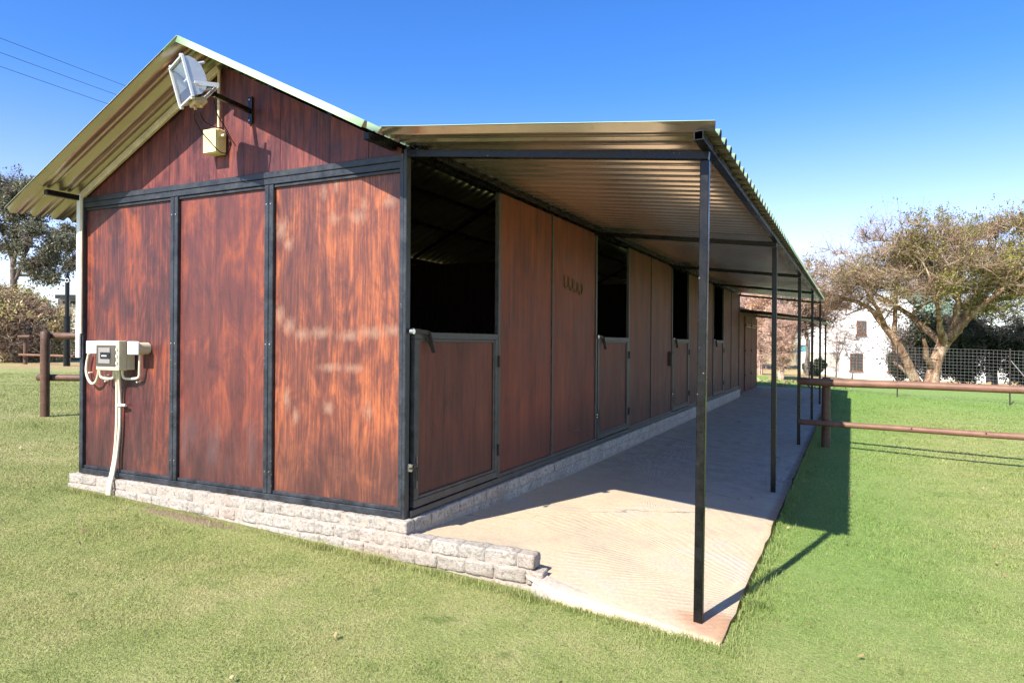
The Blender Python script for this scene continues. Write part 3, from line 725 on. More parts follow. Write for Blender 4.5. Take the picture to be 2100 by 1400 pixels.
for (x, z) in ((-hw+0.03, hh), (hw-0.03, hh), (-hw+0.03, -hh), (hw-0.03, -hh)): mb.obox(LP(x, 0.0, z), fx, fy, fz, 0.012, 0.012, 0.012)
mb.build('lamp_frame', MT['lamp_frame'], fl, 0.002)
# housing shell: curved back, open at the front
prof = [(0.0, hh-0.01), (-0.03, hh-0.008), (-0.07, hh-0.03), (-0.105, hh-0.075), (-0.12, 0.0), (-0.115, -0.05), (-0.10, -0.09), (-0.06, -hh+0.02), (0.0, -hh+0.01)]
V = []; F = []
for x in (-hw+0.008, hw-0.008):
    for (y, z) in prof: V.append(LP(x, y-0.009, z))
n = len(prof)
for i in range(n-1): F.append((i, i+1, n+i+1, n+i))
mb = MB(); mb.add(V, F, 0, True); mb.add(V[:n], [tuple(range(n))]); mb.add(V[n:], [tuple(range(n-1, -1, -1))])
for x in (-0.09, 0.0, 0.09): mb.obox(LP(x, -0.115, 0.0), fx, fy, fz, 0.003, 0.02, 0.07)
mb.tube([LP(hw-0.03, -0.09, hh-0.06), LP(hw-0.03, -0.15, hh-0.05)], 0.012, 10)
mb.tube([LP(hw-0.03, -0.09, -hh+0.05), LP(hw-0.03, -0.15, -hh+0.06)], 0.012, 10)
mb.build('lamp_housing', MT['lamp'], fl)
# gear box underneath
mb = MB(); mb.obox(LP(0.04, -0.065, -hh-0.012), fx, fy, fz, 0.07, 0.045, 0.022)
mb.tube([LP(0.02, -0.04, -hh-0.03), LP(0.02, -0.04, -hh-0.06)], 0.011, 8); mb.tube([LP(0.07, -0.07, -hh-0.03), LP(0.07, -0.07, -hh-0.06)], 0.011, 8)
mb.build('gear_box', simple('tarnished_metal', (0.55, 0.40, 0.24), 0.5, 0.4, 25), fl, 0.004)
# reflector and dark inner end
V = []; F = []; pr = [(-0.016, hh-0.02), (-0.05, hh-0.045), (-0.085, 0.06), (-0.10, 0.0), (-0.09, -0.04), (-0.07, -0.06)]
for x in (-hw+0.02, hw-0.02):
    for (y, z) in pr: V.append(LP(x, y, z))
n = len(pr); F = [(i, i+1, n+i+1, n+i) for i in range(n-1)]
mb = MB(); mb.add(V, F, 0, True); mb.build('reflector', MT['mirror'], fl)
MB().obox(LP(0, -0.045, -0.092), fx, fy, fz, hw-0.016, 0.034, 0.040).build('lamp_cavity', MT['blackp'], fl)
MB().obox(LP(0, -0.004, 0), fx, fy, fz, hw-0.014, 0.002, hh-0.014).build('glass_cover', MT['glass'], fl)
MB().tube([LP(-0.06, -0.05, 0.02), LP(0.06, -0.05, 0.02)], 0.012, 10).build('lamp_tube', MT['lamp_frame'], fl)
# yoke bracket
mb = MB()
ya = LP(hw+0.006, -0.03, -0.055); yb = LP(hw+0.006, -0.20, -0.075); yc = LP(-hw-0.006, -0.20, -0.075); yd = LP(-hw-0.006, -0.03, -0.055)
mb.bar(ya, yb, 0.006, 0.032); mb.bar(yb, yc, 0.006, 0.032); mb.bar(yc, yd, 0.006, 0.032)
mb.tube([LP(hw, -0.035, -0.055), LP(hw+0.018, -0.035, -0.055)], 0.010, 8)
mb.build('yoke', MT['lamp_frame'], fl)
yoke_mid = (yb+yc)/2
mb = MB(); wallp = Vector((-1.53, -0.013, 3.085))
mb.bar(wallp, yoke_mid+Vector((0.02, 0.0, -0.02)), 0.035, 0.035); mb.build('lamp_arm', MT['steel'], fl, 0.003)
MB().box((-1.552, -0.012, 2.985), (-1.508, 0.002, 3.20)).build('wall_plate_bracket', MT['steel'], fl, 0.002)
for z in (3.175, 3.01): MB().tube([(-1.535, -0.017, z), (-1.535, -0.011, z)], 0.006, 8).build('bolt_head', MT['chrome'], fl)

def bez(pts, n=24):
    """smooth curve through points (Catmull-Rom)"""
    P = [Vector(p) for p in pts]; P = [P[0]*2-P[1]]+P+[P[-1]*2-P[-2]]; out = []
    for i in range(1, len(P)-2):
        for k in range(n):
            t = k/n; a, b, c, d = P[i-1], P[i], P[i+1], P[i+2]
            out.append(0.5*((2*b)+(c-a)*t+(2*a-5*b+4*c-d)*t*t+(3*b-a-3*c+d)*t**3))
    out.append(P[-2]); return out
g0 = LP(0.02, -0.04, -hh-0.06); g1 = LP(0.07, -0.07, -hh-0.06)
def wallpx(px, py, y):
    d = CR*((px-1050)/FPX)+CU*(-(py-700)/FPX)+CF; t = (y-CAM[1])/d[1]; return Vector(CAM+d*t)
MB().tube(bez([g0, wallpx(398, 240, -0.45), wallpx(412, 268, -0.36), wallpx(432, 292, -0.27), wallpx(452, 312, -0.20), wallpx(468, 312, -0.15), wallpx(473, 292, -0.12), wallpx(462, 268, -0.10)], 10), 0.0042, 6).build('lamp_cable', MT['blackp'], fl)
MB().tube(bez([g1, wallpx(410, 230, -0.42), wallpx(421, 250, -0.33), wallpx(440, 261, -0.22), wallpx(456, 263, -0.14)], 10), 0.0042, 6).build('lamp_cable', MT['blackp'], fl)
MB().tube(bez([Vector((-1.60, -0.30, 3.09)), wallpx(446, 236, -0.24), wallpx(462, 262, -0.15), wallpx(474, 285, -0.06), wallpx(484, 300, -0.02)], 10), 0.0042, 6).build('lamp_cable', MT['blackp'], fl)

# junction box with conduit
jb = thing('junction_box', 'cream metal junction box on the gable boards below the floodlight', 'junction box', (-1.88, -0.05, 2.83))
jc = Vector((-1.86, -0.055, 2.86))
MB().box((-1.955, -0.10, 2.765), (-1.80, 0.003, 2.965)).build('box_body', MT['yellowbox'], jb, 0.018, 3)
MB().box((-1.950, -0.108, 2.770), (-1.805, -0.102, 2.960)).build('box_cover', MT['yellowbox'], jb, 0.002)
MB().tube([(-1.80, -0.05, 2.91), (-1.765, -0.05, 2.91)], 0.013, 10).build('cable_gland', MT['pvc'], jb)
MB().tube([(-1.86, -0.03, 2.964), (-1.862, -0.03, 3.46)], 0.0125, 10).build('conduit', MT['cream'], jb)

# ------------------------------------------------------------------ distribution box on the left panel
eb = thing('distribution_box', 'beige plastic breaker box with a smoked window on the left gable panel', 'breaker box', (-3.12, -0.07, 1.1))
MB().box((-3.24, -0.155, 0.975), (-2.925, -0.075, 1.238)).build('box_front', MT['boxplastic'], eb, 0.008, 2)
MB().box((-3.235, -0.073, 0.980), (-2.930, 0.003, 1.233)).build('box_back', MT['boxplastic'], eb, 0.006, 2)
mb = MB(); mb.box((-3.228, -0.163, 1.012), (-2.965, -0.156, 1.198)); mb.build('smoked_window', MT['smoke'], eb, 0.003)
MB().box((-3.188, -0.169, 1.035), (-3.030, -0.164, 1.175)).build('inner_cover', MT['greyplastic'], eb, 0.004)
MB().box((-3.155, -0.174, 1.078), (-3.030, -0.170, 1.135)).build('breaker_row', MT['blackp'], eb, 0.002)
mb = MB()
for i in range(5): x = -3.125+i*0.014; mb.box((x, -0.179, 1.098), (x+0.009, -0.1745, 1.110))
mb.build('breaker_switches', MT['white'], eb)
for z in (1.03, 1.09, 1.15): MB().box((-2.958, -0.163, z), (-2.938, -0.156, z+0.024)).build('clip', MT['pvc'], eb)
MB().box((-3.44-0.07, -0.075, 1.118), (-3.35, -0.045, 1.232)).build('switch_cover', MT['white'], eb, 0.004)
MB().box((-3.50, -0.044, 1.123), (-3.36, 0.003, 1.227)).build('switch_box', MT['pvc'], eb, 0.004)
MB().box((-2.855, -0.125, 1.118), (-2.715, -0.108, 1.232)).build('isolator_cover', MT['white'], eb, 0.004)
MB().tube([(-2.765, -0.107, 1.172), (-2.765, 0.003, 1.172)], 0.052, 20).build('isolator_box', MT['boxplastic'], eb)
pr = 0.0115
def pipe(pts, n=8, r=pr, sm=True): MB().tube(bez(pts, n) if sm else pts, r, 10).build('conduit', MT['pvc'], eb)
def wp(pts): return [tuple(wallpx(a, b, c)) for (a, b, c) in pts]
pipe(wp([(182, 725, -.03), (178, 745, -.03), (177, 762, -.035), (181, 777, -.04), (188, 786, -.045), (196, 783, -.05), (201, 770, -.06), (203, 757, -.08)]))
pipe(wp([(205, 757, -.10), (206, 770, -.09), (212, 775, -.085), (228, 776, -.08), (233, 772, -.08), (234, 757, -.09)]), 6)
pipe(wp([(251, 757, -.08), (252, 770, -.06), (258, 776, -.05), (278, 776, -.04), (285, 772, -.04), (286, 760, -.045), (287, 727, -.06)]), 6)
pipe(wp([(239, 757, -.08), (240, 790, -.04), (240, 830, -.03), (239, 880, -.03), (235, 930, -.035), (229, 965, -.06), (222, 995, -.10), (220, 1015, -.11)]), 6, 0.013)
pipe(wp([(244, 757, -.08), (245, 790, -.04), (246, 830, -.03), (245, 880, -.03), (240, 930, -.035), (234, 965, -.06), (227, 995, -.10), (225, 1015, -.11)]), 6, 0.013)
mb = MB(); mb.box((-3.10, -0.055, 0.652), (-3.035, -0.022, 0.672)); mb.tube([(-3.03, -0.04, 0.662), (-2.995, -0.04, 0.662)], 0.012, 8)
mb.build('saddle', MT['white'], eb)
mb = MB()
for (a_, b_) in ((215, 770), (215, 781), (280, 783), (182, 764)):
    p = wallpx(a_, b_, -0.03); mb.tube([p, Vector((p.x, 0.004, p.z))], 0.008, 8)
mb.build('saddle_screws', MT['pvc'], eb)

# ------------------------------------------------------------------ rear shed with its own lower verandah
shed = thing('rear_store', 'lower brown plywood store at the far end of the stable, own small sloping verandah roof', 'shed', (0, 16, 0))
y0, y1 = 15.93, 19.8
MB().box((-3.2, y0, -0.3), (-0.02, y1, 2.28)).build('store_wall', MT['side_red'], shed)
MB().box((-0.018, y0+1.15, -0.1), (0.006, y0+2.42, 2.0)).build('store_door', MT['side_red'], shed)
MB().box((-0.018, y0+2.46, -0.1), (0.006, y1-0.06, 2.0)).build('store_door', MT['side_red'], shed)
mb = MB()
for y in (y0+1.12, y0+2.425, y1-0.03): mb.box((-0.018, y, -0.12), (0.012, y+0.025, 2.05))
mb.box((-0.018, y0+1.146, 2.003), (0.010, y1-0.03, 2.05)); mb.build('store_door_frame', MT['steel_d'], shed)
for y in (y0+1.14, y0+2.43):
    for z in (0.3, 1.0, 1.75): MB().box((0.013, y-0.03, z), (0.03, y+0.05, z+0.07)).build('store_hinge', MT['darkiron'], shed)
mbk = MB(); rk = random.Random(5)
for zz in (1.74, 1.80):
    yy = y0+1.25
    while yy < y1-0.2:
        ln = rk.uniform(0.04, 0.13); mbk.box((0.0065, yy, zz+rk.uniform(-0.01, 0.01)), (0.008, yy+ln, zz+0.014+rk.uniform(-0.004, 0.012))); yy += ln+rk.uniform(0.03, 0.09)
mbk.build('chalk_mark', MT['white'], shed)
sheet('store_roof', (-3.5, 2.56), (2.18, 1.93), y0-0.02, y1+0.1, shed, tipdrop=0.10, nseg=14)
def zst(x): return 2.56-0.1109*(x+3.5)
for y in (y0+0.03, y1-0.03):
    MB().bar((-0.1, y, zst(-0.1)-0.035), (2.1, y, zst(2.1)-0.035), 0.05, 0.05).build('store_beam', MT['steel'], shed)
    if y > 17:
        MB().box((2.03, y-0.025, -0.3), (2.08, y+0.025, zst(2.05)-0.062)).build('store_post', MT['steel'], shed)

# ------------------------------------------------------------------ fences
def pole_mesh(mb, a, b, r0, r1=None, n=14, seg=10, jit=0.004, seed=0):
    a = Vector(a); b = Vector(b); r1 = r1 or r0; pts = []; rs = []
    for i in range(seg+1):
        t = i/seg; p = a.lerp(b, t); pts.append(p+Vector((mnoise.noise((t*4+seed, 1, 2)), mnoise.noise((t*4+seed, 5, 2)), mnoise.noise((t*4, seed, 9))))*jit)
        rs.append((r0+(r1-r0)*t)*(1+0.03*mnoise.noise((t*6, seed, 3))))
    e = 0.012; d = (b-a).normalized()
    pts = [pts[0]-d*e]+pts+[pts[-1]+d*e]; rs = [rs[0]*0.82]+rs+[rs[-1]*0.82]
    mb.tube(pts, rs, n)
rf = thing('pole_fence', 'brown pole fence with two rails running right from the verandah', 'fence', (2.45, 7.85, -0.5))
mb = MB(); pole_mesh(mb, (2.445, 7.94, -0.6), (2.445, 7.94, 0.71), 0.068, 0.063, seed=3); mb.build('fence_post', MT['pole_d'], rf)
RD = Vector((2.455, -0.31, 0)).normalized()
for (z, r0, r1, sd) in ((0.655, 0.060, 0.050, 1), (0.012, 0.043, 0.048, 7)):
    mb = MB(); a = Vector((2.06, 7.855, z)); pole_mesh(mb, a, a+RD*5.4+Vector((0, 0, -0.02)), r0, r1, 16, 22, 0.008, sd)
    o = mb.build('fence_rail', MT['pole'], rf)
    if z < 0.3:
        mbk = MB()
        for t in (0.62, 1.55, 2.45, 3.4):
            p = a+RD*t; mbk.tube([p+Vector((0, -0.043, 0.012)), p+Vector((0, -0.049, 0.012))], 0.010, 8)
        mbk.build('bolt_hole', MT['blackp'], rf)
mb = MB(); p = Vector((2.06, 7.855, 0))+RD*5.3; pole_mesh(mb, (p.x, p.y+0.1, -0.7), (p.x, p.y+0.1, 0.72), 0.066, 0.06, seed=8); mb.build('fence_post', MT['pole_d'], rf)

lf = thing('pole_fence', 'brown pole fence behind the left corner of the stable, its near post thick and round', 'fence', (-7.33, 1.76, 0.17))
mb = MB(); pole_mesh(mb, (-7.33, 1.76, 0.05), (-7.34, 1.76, 1.34), 0.058, 0.060, seed=5); mb.build('fence_post', MT['pole_d'], lf)
LD = Vector((0.92, 0.39, 0)).normalized()
for (z, s_) in ((1.29, -0.02), (0.70, -0.22)):
    mb = MB(); a = Vector((-7.33, 1.87, z))+LD*s_; pole_mesh(mb, a, a+LD*3.9+Vector((0, 0, -0.02)), 0.048, 0.046, 12, 12, 0.004, 2+z); mb.build('fence_rail', MT['pole_d'], lf)
mb = MB(); p = Vector((-7.33, 1.80, 0))+LD*3.7; pole_mesh(mb, (p.x, p.y, -0.1), (p.x, p.y, 1.3), 0.055, seed=11); mb.build('fence_post', MT['pole_d'], lf)
# hose loop on the near fence
mb = MB(); c = Vector(at(106, 704, 9.9)); pts = []
for i in range(20):
    a = math.radians(-100+200*i/19); pts.append(c+Vector(CR)*0.045*math.cos(a)+Vector(CU)*0.055*math.sin(a))
mb.tube(pts, 0.006, 6); o = mb.build('rubber_loop', MT['blackp']); tag(o, 'black rubber loop hanging behind the near pole fence post', 'rubber loop')
# far small fence
A = at(52, 745, 30); sf = thing('pole_fence', 'small distant pole fence on the left lawn, low post with one thin rail', 'fence', A)
mb = MB(); pole_mesh(mb, A-np.array([0, 0, 0.1]), A+np.array([0, 0, 1.13]), 0.085, seed=6)
mb.build('fence_post', MT['pole_d'], sf)
mb = MB(); pole_mesh(mb, at(40, 727, 29.8), at(175, 731, 28), 0.05, seed=9); mb.build('fence_rail', MT['pole'], sf)
mb = MB(); pole_mesh(mb, at(38, 690, 29.8), at(62, 690, 29.7), 0.07, seed=12); mb.build('post_cap', MT['pole_d'], sf)

# black pole with pointed cap
B = at(137, 752, 28); bp_ = thing('steel_pole', 'black steel pole with pointed cap and white ring near its top', 'pole', B)
mb = MB(); mb.tube([B-np.array([0, 0, .3]), B+np.array([0, 0, 1.98])], 0.125, 16); mb.tube([B+np.array([0, 0, 1.981]), B+np.array([0, 0, 2.04])], 0.145, 16); mb.tube([B+np.array([0, 0, 2.041]), B+np.array([0, 0, 3.55])], 0.082, 14)
mb.build('pole_shaft', MT['steel'], bp_)
mb = MB(); mb.tube([B+np.array([0, 0, 3.551]), B+np.array([0, 0, 3.60]), B+np.array([0, 0, 3.85])], [0.082, 0.082, 0.008], 14); mb.build('pole_cap', MT['steel'], bp_)
mb = MB(); cc = B+np.array([0, 0, 3.48])-CF*0.12; pts = [cc+CR*(0.06+0.065*math.cos(t))+CU*0.075*math.sin(t) for t in np.linspace(0, 2*math.pi, 20)]; mb.tube(pts, 0.014, 6); mb.build('insulator_ring', MT['white'], bp_)
mb = MB(); mb.tube([B+np.array([0, 0, 3.50])-CR*0.21, B+np.array([0, 0, 3.50])-CR*0.08], [0.02, 0.05], 8); mb.build('side_arm', MT['steel'], bp_)

# power lines
for i, (ya, yb_, lb) in enumerate(((-115, 411.4, 'topmost of the three thin power lines crossing the sky at left'), (-76, 424, 'middle one of the three thin power lines crossing the sky at left'), (-40, 439, 'lowest of the three thin power lines crossing the sky at left'))):
    a = Vector(at(-500, ya, 30)); b = Vector(at(900, yb_, 90)); pts = []
    for k in range(41):
        t = k/40; p = a.lerp(b, t); p.z -= 4*0.28*t*(1-t); pts.append(p)
    o = MB().tube(pts, 0.014, 5).build('power_line', MT['blackp']); tag(o, lb, 'power line', 'power lines crossing the sky at left')

# ------------------------------------------------------------------ trees
def segs_mesh(A, B, ra, rb, n):
    A = np.asarray(A, float); B = np.asarray(B, float); d = B-A; L_ = np.linalg.norm(d, axis=1, keepdims=True)+1e-9; d = d/L_
    a = np.where(np.abs(d[:, 2:3]) < 0.9, np.array([[0, 0, 1.0]]), np.array([[1.0, 0, 0]])); x = np.cross(d, a); x /= np.linalg.norm(x, axis=1, keepdims=True); y = np.cross(d, x)
    t = 2*np.pi*np.arange(n)/n; ct = np.cos(t)[None, :, None]; st = np.sin(t)[None, :, None]
    ring = x[:, None, :]*ct+y[:, None, :]*st
    V = np.concatenate([A[:, None, :]+ring*np.asarray(ra)[:, None, None], B[:, None, :]+ring*np.asarray(rb)[:, None, None]], 1).reshape(-1, 3)
    m = len(A); k = np.arange(n); F = np.stack([k, (k+1) % n, n+(k+1) % n, n+k], 1)[None]+(np.arange(m)*2*n)[:, None, None]
    return V, F.reshape(-1, 4)
def quads(P, size, rng, flat=0.0, aspect=2.2):
    m = len(P); d = rng.normal(size=(m, 3)); d /= np.linalg.norm(d, axis=1, keepdims=True); e = rng.normal(size=(m, 3)); e[:, 2] *= (1-flat)
    e -= d*(e*d).sum(1, keepdims=True); e /= np.linalg.norm(e, axis=1, keepdims=True)
    s = size*rng.uniform(0.6, 1.3, (m, 1)); u = d*s*aspect/2; v = e*s/2
    V = np.stack([P-u, P-u*0.1-v, P+u, P-u*0.1+v], 1).reshape(-1, 3); F = np.arange(4*m).reshape(-1, 4); return V, F
class Tree:
    def __init__(s, seed): s.rng = np.random.default_rng(seed); s.P = []; s.par = []; s.R = []
    def limb(s, pts, radii, parent=-1, step=0.3):
        pts = [np.array(p, float) for p in pts]; last = parent
        if parent < 0: s.P.append(pts[0]); s.par.append(-1); s.R.append(radii[0]); last = len(s.P)-1; st = 1
        else: pts = [s.P[parent].copy()]+pts; radii = [s.R[parent]*0.8]+list(radii); st = 1
        for i in range(st, len(pts)):
            a, b = pts[i-1], pts[i]; n = max(1, int(np.linalg.norm(b-a)/step))
            for k in range(1, n+1):
                t = k/n; q = a+(b-a)*t+s.rng.normal(size=3)*0.025*(1 if k < n else 0)*min(1, step*3)
                s.P.append(q); s.par.append(last); s.R.append(radii[i-1]+(radii[i]-radii[i-1])*t); last = len(s.P)-1
        return last
    def near(s, p): return int(np.argmin(np.linalg.norm(np.array(s.P)-np.array(p), axis=1)))
    def colonise(s, T, center, step=0.35, wob=0.25, up=0.0):
        T = np.asarray(T); order = np.argsort(np.linalg.norm(T-center, axis=1)); cap = len(s.P)+len(T)*14+10
        A = np.zeros((cap, 3)); n = len(s.P); A[:n] = s.P; dc = np.zeros(cap); dc[:n] = np.linalg.norm(A[:n]-center, axis=1)
        s.tips = []
        for ti in order:
            t = T[ti]; dt = np.linalg.norm(t-center); dd = np.linalg.norm(A[:n]-t, axis=1); cost = dd+0.8*np.clip(dc[:n]-dt, 0, None)
            j = int(np.argmin(cost)); m = max(1, min(13, int(dd[j]/step))); a = A[j].copy(); last = j
            off = s.rng.normal(size=3)*wob*dd[j]*0.35; off[2] -= up*dd[j]
            for k in range(1, m+1):
                f = k/m; q = a+(t-a)*f+off*math.sin(math.pi*f)
                A[n] = q; dc[n] = np.linalg.norm(q-center); s.par.append(last); s.R.append(0.0); last = n; n += 1
                if n >= cap-15: break
            s.tips.append(last)
            if n >= cap-15: break
        s.P = [A[i] for i in range(n)]
    def finish(s, rtip=0.012, pw=0.45, rmax=10):
        n = len(s.P); c = np.zeros(n); ch = np.zeros(n, int)
        for i in range(n):
            if s.par[i] >= 0: ch[s.par[i]] += 1
        for i in range(n-1, -1, -1):
            if ch[i] == 0: c[i] += 1
            if s.par[i] >= 0: c[s.par[i]] += c[i]
        r = np.minimum(rtip*np.maximum(c, 1)**pw, rmax); s.r = np.maximum(r, np.array(s.R)); s.A = np.array(s.P); s.parn = np.array(s.par)
    def wood(s, root, mat, twigmat, thick=0.05, twigs=None, nside=8, leafmat=None, leaves=None, name='trunk'):
        i = np.where(s.parn >= 0)[0]; pr_ = s.parn[i]; ra = np.minimum(s.r[pr_], s.r[i]*1.25); rb = s.r[i]
        big = rb > thick
        if big.any():
            V, F = segs_mesh(s.A[pr_][big], s.A[i][big], ra[big], rb[big], nside); npmesh('trunk', V, F, mat, root, smooth=True)
        VV = []; FF = []; MI = []; off = 0
        def add(V, F, mi):
            nonlocal off
            VV.append(V); FF.append(F+off); MI.append(np.full(len(F), mi)); off += len(V)
        sm = ~big
        if sm.any(): add(*segs_mesh(s.A[pr_][sm], s.A[i][sm], ra[sm], rb[sm], 4), 0)
        if twigs:
            cnt, ln, rr, upb, minn = twigs; cand = np.where(s.r < minn)[0]; k = s.rng.choice(cand, cnt)
            d = s.rng.normal(size=(cnt, 3)); d[:, 2] = d[:, 2]*0.6+upb
            out = s.A[k]-s.A.mean(0); out /= np.linalg.norm(out, axis=1, keepdims=True)+1e-6; d += out*0.5
            d /= np.linalg.norm(d, axis=1, keepdims=True); L_ = ln*s.rng.uniform(0.4, 1.3, (cnt, 1))
            a = s.A[k]; b = a+d*L_*0.55; c = b+(d+s.rng.normal(size=(cnt, 3))*0.35)*L_*0.5
            add(*segs_mesh(a, b, np.full(cnt, rr), np.full(cnt, rr*0.75), 3), 0); add(*segs_mesh(b, c, np.full(cnt, rr*0.75), np.full(cnt, rr*0.4), 3), 0)
            s.tw = np.concatenate([b, c])
        if VV: npmesh('branches', np.concatenate(VV), np.concatenate(FF), twigmat, root)
        if leaves:
            cnt, size, spread, asp, clump = leaves; base = s.tw if twigs else s.A[s.tips]
            if clump:
                w_ = np.array([max(0.0, mnoise.noise(Vector(p)*clump)+0.12) for p in base])**1.5+1e-5
            else: w_ = np.ones(len(base))
            if hasattr(s, 'lw'): w_ = w_*s.lw(base)
            k = s.rng.choice(len(base), cnt, p=w_/w_.sum()); P = base[k]+s.rng.normal(size=(cnt, 3))*spread
            V, F = quads(P, size, s.rng, 0.3, asp); npmesh('foliage', V, F, leafmat, root)

def twig_mat(name, a, b, c3):
    m = N(name, 0.85, 0.15); m.col(m.ramp(m.n('ShaderNodeNewGeometry').outputs['Random Per Island'], [(0.0, a), (0.5, b), (1.0, c3)])); return m.m
BK = {'aca': bark_mat('flaky_acacia_bark', (0.075, 0.04, 0.025), (0.26, 0.15, 0.085), (0.58, 0.45, 0.32), 4.2),
      'twig': twig_mat('tan_twigs', (0.085, 0.05, 0.035), (0.30, 0.19, 0.12), (0.60, 0.46, 0.33)), 'grey': bark_mat('grey_bark', (0.10, 0.075, 0.06), (0.19, 0.15, 0.12), (0.30, 0.24, 0.2), 2),
      'dark': twig_mat('dark_twigs', (0.06, 0.045, 0.04), (0.14, 0.105, 0.09), (0.32, 0.25, 0.21)), 'pink': simple('russet_twigs', (0.58, 0.39, 0.31), 0.85, 0.3, 1.5), 'euc': bark_mat('pale_gum_bark', (0.07, 0.055, 0.05), (0.14, 0.115, 0.10), (0.26, 0.22, 0.19), 1)}
LM = {'aca': leaf_mat('acacia_leaves', (0.13, 0.13, 0.025), (0.25, 0.235, 0.055), (0.42, 0.35, 0.12)),
      'euc': leaf_mat('gum_leaves', (0.08, 0.085, 0.06), (0.17, 0.17, 0.115), (0.32, 0.30, 0.21)),
      'dk': leaf_mat('dark_shrub_leaves', (0.03, 0.04, 0.02), (0.065, 0.08, 0.04), (0.13, 0.14, 0.08)),
      'rus': leaf_mat('russet_leaves', (0.36, 0.19, 0.14), (0.58, 0.36, 0.24), (0.70, 0.50, 0.30)),
      'mix': leaf_mat('brown_bramble_leaves', (0.26, 0.24, 0.07), (0.48, 0.41, 0.16), (0.68, 0.50, 0.30)),
      'bush': leaf_mat('bright_bush_leaves', (0.09, 0.13, 0.03), (0.18, 0.23, 0.06), (0.30, 0.32, 0.12))}

def tframe(px, py, d, ground=True):
    """origin at the survey point; returns local -> world (right, up, back)"""
    o = at(px, py, d)
    if ground: o[2] = float(gz(o[0], o[1]))
    rt = np.array([math.cos(YAW), math.sin(YAW), 0]); fw = np.array([-math.sin(YAW), math.cos(YAW), 0])
    return o, (lambda r, u, b: o+rt*r+fw*b+np.array([0, 0, u]))

# big acacia on the right. metres: 43 px = 1 m
def acacia():
    o, P = tframe(1915, 775, 33); k = 33/FPX
    def q(px, py, b=0.0): return P((px-1915)*k, (775-py)*k, b)
    root = thing('acacia_tree', 'spreading flat crowned acacia with flaky orange bark and olive foliage behind the wire fence', 'tree', o)
    T = Tree(11)
    a = T.limb([q(1908, 785), q(1912, 760), q(1920, 725), q(1935, 690)], [0.40, 0.33, 0.28, 0.29])
    T.limb([q(1918, 665, 0.5), q(1898, 635, 1.0), q(1860, 600, 1.6), q(1800, 560, 2)], [0.17, 0.13, 0.09, 0.05], a)
    T.limb([q(1948, 655, -0.3), q(1947, 610, -0.6), q(1935, 560, -1), q(1925, 500, -1)], [0.16, 0.12, 0.08, 0.04], a)
    T.limb([q(1975, 660, 0.3), q(2000, 628, 0.9), q(2050, 605, 1.2), q(2120, 585, 1.0), q(2200, 560, 1)], [0.2, 0.16, 0.12, 0.09, 0.05], a)
    T.limb([q(1960, 640, -0.8), q(1985, 600, -1.6), q(2020, 560, -2.2), q(2060, 500, -2.5)], [0.15, 0.11, 0.08, 0.04], a)
    T.limb([q(1905, 650, -0.8), q(1880, 620, -1.6), q(1855, 570, -2.0), q(1830, 520, -2.2)], [0.12, 0.09, 0.06, 0.03], a)
    # leaning second stem
    b = T.limb([q(1882, 785, -0.2), q(1862, 750, -0.3), q(1845, 715, -0.4), q(1828, 685, -0.4), q(1806, 655, -0.3)], [0.26, 0.22, 0.19, 0.18, 0.16])
    T.limb([q(1790, 625, 0), q(1765, 605, 0.3), q(1720, 590, 0.6), q(1680, 575, 0.5)], [0.12, 0.09, 0.06, 0.035], b)
    T.limb([q(1780, 630, -1), q(1750, 600, -1.6), q(1720, 560, -2)], [0.10, 0.07, 0.04], b)
    T.limb([q(1812, 620, 0.5), q(1800, 580, 1), q(1790, 530, 1.2)], [0.10, 0.07, 0.03], b)
    # straight pale stem and small dead stub
    T.limb([q(1853, 730, 0.6), q(1852, 680, 0.8), q(1856, 625, 0.9), q(1862, 560, 1.0), q(1870, 500, 1)], [0.16, 0.13, 0.10, 0.07, 0.03], T.near(q(1862, 750, -0.3)))
    T.limb([q(1892, 720, -0.3), q(1885, 695, -0.5), q(1878, 680, -0.6)], [0.13, 0.11, 0.07], T.near(q(1910, 745)))
    rng = T.rng; pts = []
    # crown as overlapping flat layers: (px, py, rx px, ry px, depth radius m, count)
    for (cx, cy, rx, ry, rb, n, ob) in ((1985, 515, 150, 75, 4.0, 560, 0), (1880, 545, 110, 60, 3.5, 320, 0), (1800, 535, 100, 48, 3, 230, 0), (1712, 552, 88, 42, 2.6, 230, 0), (1985, 452, 75, 30, 2.2, 110, 0), (1840, 600, 80, 28, 2.5, 110, 0), (1740, 600, 70, 22, 2.2, 70, 0),
                                  (2090, 490, 90, 60, 4, 240, 0), (2040, 580, 110, 42, 4, 240, 0), (2180, 530, 90, 70, 4, 200, 0), (1840, 470, 50, 30, 2, 70, 0)):
        m_ = max(4, n//13); u = rng.normal(size=(m_, 3)); u /= np.linalg.norm(u, axis=1, keepdims=True); u *= rng.uniform(0.35, 1, (m_, 1))**0.5
        for a_, b_, c_ in u:
            for w3 in rng.normal(size=(10, 3)): pts.append(q(cx+a_*rx+w3[0]*17, cy+b_*ry+w3[1]*6, ob+c_*rb+w3[2]*0.45))
    T.colonise(pts, q(1930, 690), 0.35, 0.5, 0.12); T.finish(0.012, 0.42, 0.12)
    pxr = lambda B: np.clip(((B-q(1760, 600))@np.array([math.cos(YAW), math.sin(YAW), 0]))/4.5, 0.12, 1.0)
    T.lw = lambda B: pxr(B)
    T.wood(root, BK['aca'], BK['twig'], 0.045, (17000, 0.85, 0.0085, 0.7, 0.05), 9, LM['aca'], (58000, 0.05, 0.085, 2.6, 0.8))
acacia()

